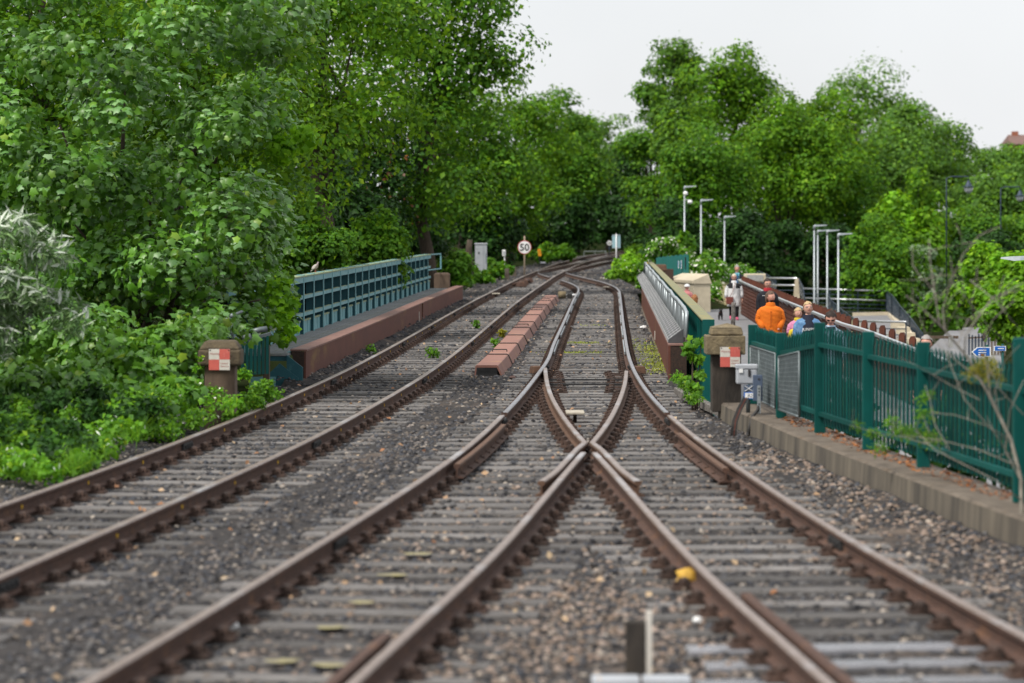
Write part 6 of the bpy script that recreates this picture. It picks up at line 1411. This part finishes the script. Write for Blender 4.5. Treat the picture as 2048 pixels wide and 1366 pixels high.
bush('long grass at the ballast edge below the nettles', 'grass_tuft', scat(5, 40, 850, 950, -40, [850, 900, 950], [330, 250, 140], 29.2, 34.5, .05, .11), 1500, .20, 'weed', 'blade', 'grass', 39, droop=-2.2, stems=0)
bush('bright bramble shoots at the foot of the left pillar', 'bramble', scat(6, 60, 765, 872, 270, [765, 800, 835, 872], [400, 480, 440, 370], 35.3, 38, .05, .14) + [(395, 735, 37.6, .06), (400, 715, 37.6, .05)], 3000, .062, 'weed', 'diamond', 'plant', 34, extra=('flower', 60, .04, 'diamond'), stems=0)
bush('fern-like weeds between left pillar and walkway end', 'weeds', [(520, 778, 39.5, .13), (500, 800, 39, .13), (545, 790, 39.5, .10), (490, 750, 41, .10), (535, 770, 40, .09), (480, 820, 38.6, .12), (515, 808, 39.2, .10), (460, 835, 38, .10)], 1500, .055, 'weed', 'diamond', 'plant', 35, stems=0)
bush('young sycamore seedling with bright leaves beside right pillar', 'seedling', [(1385, 690, 42, .10), (1402, 684, 42, .06), (1395, 720, 42, .10), (1378, 705, 42, .08), (1398, 750, 42, .08), (1392, 775, 41.5, .09), (1375, 760, 42.2, .08), (1385, 800, 41, .08)], 260, .10, 'weed', 'maple', 'plant', 36, stems=3)
bush('grassy weeds at the foot of the seedling by timber edging', 'weeds', [(1370, 765, 43, .10), (1390, 795, 40.5, .09), (1355, 755, 44, .07), (1380, 785, 41.5, .09)], 500, .09, 'weed', 'narrow', 'plant', 37, stems=0)
for i, (lab, x, y, r, lm) in enumerate((('upright green weed growing between the rails of the left track', 866, 708, .13, 'weed'), ('green weed beside the left rail on the bridge', 742, 703, .10, 'weed'), ('weed by the near brown covers', 990, 688, .09, 'weed'), ('tiny weed between left track sleepers', 952, 650, .07, 'weed'), ('small yellowing weed left of the brown covers', 1003, 668, .06, 'gold'))):
    q = gp(x, y, -.12); bush(lab, 'weed', [(x, y - 4, q.y, r), (x + 3, y + 4, q.y, r * .8)], 90, .08, lm, 'diamond', 'plant', 120 + i, stems=2)
bush('added dark foliage that darkens the gaps behind the palisade pales', 'gap_foliage', GAP_FOLIAGE, 5200, .11, 'dark', 'diamond', 'plant', 143, stems=0)  # added foliage strip, put in to darken the lower gaps between the pales
# moss and grass tufts between rails and by the right girder
P = []; S_ = []
for (x, y, sx, sd, n) in ((1162, 686, .25, .3, 240), (1150, 706, .35, .3, 300), (1300, 700, .18, 2.5, 700), (1312, 726, .22, 1.8, 700), (1296, 736, .2, 1.0, 300), (1190, 651, .2, .4, 60)):
    q = gp(x, y, -.2)
    for k in range(n): P.append((q.x + random.gauss(0, sx), q.y + random.gauss(0, sd), -.205)); S_.append(random.uniform(.02, .055))
o = leaves('moss', np.array(P), RNG.normal(size=(len(P), 3)) * .5 + np.array([0, -.5, .6]), S_, 'diamond', leaf_mat('moss_leaf', (.16, .20, .02), (.30, .34, .04), None, .3), None, RNG, -1.5)
# fallen leaves and litter specks along the ballast
P = []
for k in range(520):
    d = 16 + 90 * random.random() ** 1.3; l, r_ = corridor(d); P.append((random.uniform(l, r_), d, -.185 + random.uniform(0, .02)))
leaves('fallen_leaves', np.array(P), RNG.normal(size=(len(P), 3)) * .4 + np.array([0, -.3, 1]), RNG.uniform(.04, .09, len(P)), 'diamond', leaf_mat('litter_leaf', (.30, .12, .04), (.55, .42, .26), (.55, .20, .04), .2), None, RNG)
P = []
for k in range(700): d = random.uniform(25, 36); x = plinth_front(d) + random.uniform(.28, .6); P.append((x, d, .105))
leaves('rust_needles', np.array(P), RNG.normal(size=(len(P), 3)) * .3 + np.array([0, 0, 1]), RNG.uniform(.03, .07, len(P)), 'diamond', leaf_mat('needle_litter', (.20, .07, .02), (.34, .13, .03), None, .1), None, RNG)
# bare shrub in front of the fence at the right edge
bs = thing('bare_shrub', 'leggy leafless shrub with pale twigs at the right picture edge', 'shrub', tuple(at(2044, 1090, 24)))
BR = [([(2044, 1090), (2042, 960), (2022, 880), (1978, 790), (1935, 715), (1885, 655), (1830, 605), (1812, 592)], .030, .008),
 ([(1890, 660), (1885, 620), (1900, 570), (1925, 510), (1960, 470), (2002, 452)], .010, .004), ([(1925, 500), (1922, 470), (1912, 448)], .006, .003), ([(1880, 650), (1868, 580), (1860, 520), (1858, 478)], .008, .003),
 ([(1868, 570), (1888, 535)], .004, .002), ([(1930, 705), (1930, 670), (1960, 630), (1985, 595), (2010, 585), (2048, 565)], .010, .005), ([(1915, 690), (1935, 640), (1985, 605), (2035, 570)], .007, .004),
 ([(1980, 790), (1975, 740), (1968, 690), (1985, 640), (2030, 600)], .008, .004), ([(1900, 640), (1930, 590), (1925, 560)], .006, .002), ([(1990, 810), (1960, 760), (1905, 715), (1850, 665), (1835, 620)], .008, .003),
 ([(1960, 800), (1900, 770), (1850, 740), (1800, 715)], .007, .002), ([(2022, 880), (1970, 850), (1910, 830), (1860, 825)], .008, .003), ([(2030, 930), (1960, 900), (1880, 880), (1800, 870)], .008, .003), ([(2040, 960), (2010, 900), (2020, 820), (2048, 760)], .009, .005),
 ([(2038, 940), (1985, 860), (1930, 800), (1905, 740), (1890, 700)], .008, .003), ([(1880, 600), (1850, 560), (1795, 560)], .004, .002), ([(2000, 840), (1990, 780), (2010, 720), (2040, 690)], .007, .003), ([(2042, 1000), (1990, 960), (1930, 930), (1870, 900), (1830, 860)], .009, .003),
 ([(1900, 900), (1870, 850), (1860, 800), (1850, 770)], .006, .003), ([(1860, 890), (1810, 875), (1760, 868), (1700, 850)], .006, .003), ([(1940, 560), (1990, 600), (2040, 660)], .006, .003), ([(1900, 560), (1935, 600), (1975, 650), (2030, 700)], .006, .003), ([(2048, 830), (2000, 780), (1970, 720)], .006, .003)]
for k, (pts, r0, r1) in enumerate(BR):
    pp = [at(x, y, 24 + .8 * math.sin(k * 2.1 + i * .5) * (i > 0) * .5) - bs.location for i, (x, y) in enumerate(pts)]; n = len(pp); MB().tube(pp, [.66 * (r0 + (r1 - r0) * i / (n - 1)) for i in range(n)], 7).build('branch', M['twig'], bs, True)
mb = MB(); rg = random.Random(4)
for k in range(46):
    pts = BR[rg.randrange(len(BR))][0]; i = rg.randrange(len(pts) - 1); f = rg.random(); x = pts[i][0] + (pts[i + 1][0] - pts[i][0]) * f; y = pts[i][1] + (pts[i + 1][1] - pts[i][1]) * f
    a = rg.uniform(-2.6, -.2); l = rg.uniform(25, 80); q0 = at(x, y, 24.1) - bs.location; q1 = at(x + l * .55 * math.cos(a), y + l * .55 * math.sin(a) + 4, 24 + rg.uniform(-.3, .3)) - bs.location; q2 = at(x + l * math.cos(a + .25), y + l * math.sin(a + .25), 24 + rg.uniform(-.4, .4)) - bs.location
    mb.tube([q0, q1, q2], [.004, .003, .0015], 5)
stuff(mb.build('twigs', M['twig'], bs, True))
bush('yellow leaf tuft on the bare shrub before the blue sign', 'leaf_tuft', [(1965, 738, 24.3, .09), (1985, 750, 24.3, .08), (1945, 745, 24.3, .06), (1978, 722, 24.4, .06)], 260, .07, 'gold', 'narrow', 'foliage', 131, stems=0)
bush('sprigs of small leaves leaning against the palisade posts', 'leafy_sprigs', [(1855, 790, 27.4, .07), (1850, 830, 27.3, .09), (1840, 870, 27, .12), (1800, 865, 27.4, .10), (1785, 845, 27.6, .07), (1865, 880, 26.8, .09), (1745, 868, 28.2, .07), (1715, 852, 28.6, .06), (1760, 895, 28, .08), (1845, 800, 27.4, .05)], 900, .06, 'weed', 'narrow', 'foliage', 132, stems=0)

# house behind the trees on the right
q = at(2040, 290, 330); hs = thing('brick_house', 'red brick gable and roof showing above trees at the right edge', 'house', (q.x + 3, 330, -3)); z = q.z + 3
MB().box((0, 0, z / 2), (9, 6, z)).build('wall', M['brick'], hs); mb = MB(); mb.add([(-4.8, -3.3, z), (4.8, -3.3, z), (4.8, 3.3, z), (-4.8, 3.3, z), (-4.4, 0, z + 1.2), (4.4, 0, z + 1.2)], [(0, 1, 5, 4), (2, 3, 4, 5), (1, 2, 5), (3, 0, 4), (3, 2, 1, 0)]); rf_ = mb.build('roof', M['rooftile'], hs)
MB().box((-3.6, 0, z + 1.0), (.7, .7, 1.2)).build('chimney', M['brick'], rf_)
for k in range(3): w_ = MB().box((-2.8 + k * 2.6, -3.02, z - 1.4), (1.0, .06, 1.3)).build('window', M['signwhite'], hs); MB().box((-2.8 + k * 2.6, -3.06, z - 1.4), (.8, .04, 1.1)).build('pane', M['bluegrey'], w_)

for n_, l_, c_ in (('moss', 'yellow-green moss between the rails and beside the right girder', 'moss'), ('fallen_leaves', 'scattered orange and tan dead leaves over the ballast', 'leaf litter'), ('rust_needles', 'rust-coloured leaf litter along the top of the plinth', 'leaf litter')):
    tag(bpy.data.objects[n_], l_, c_)
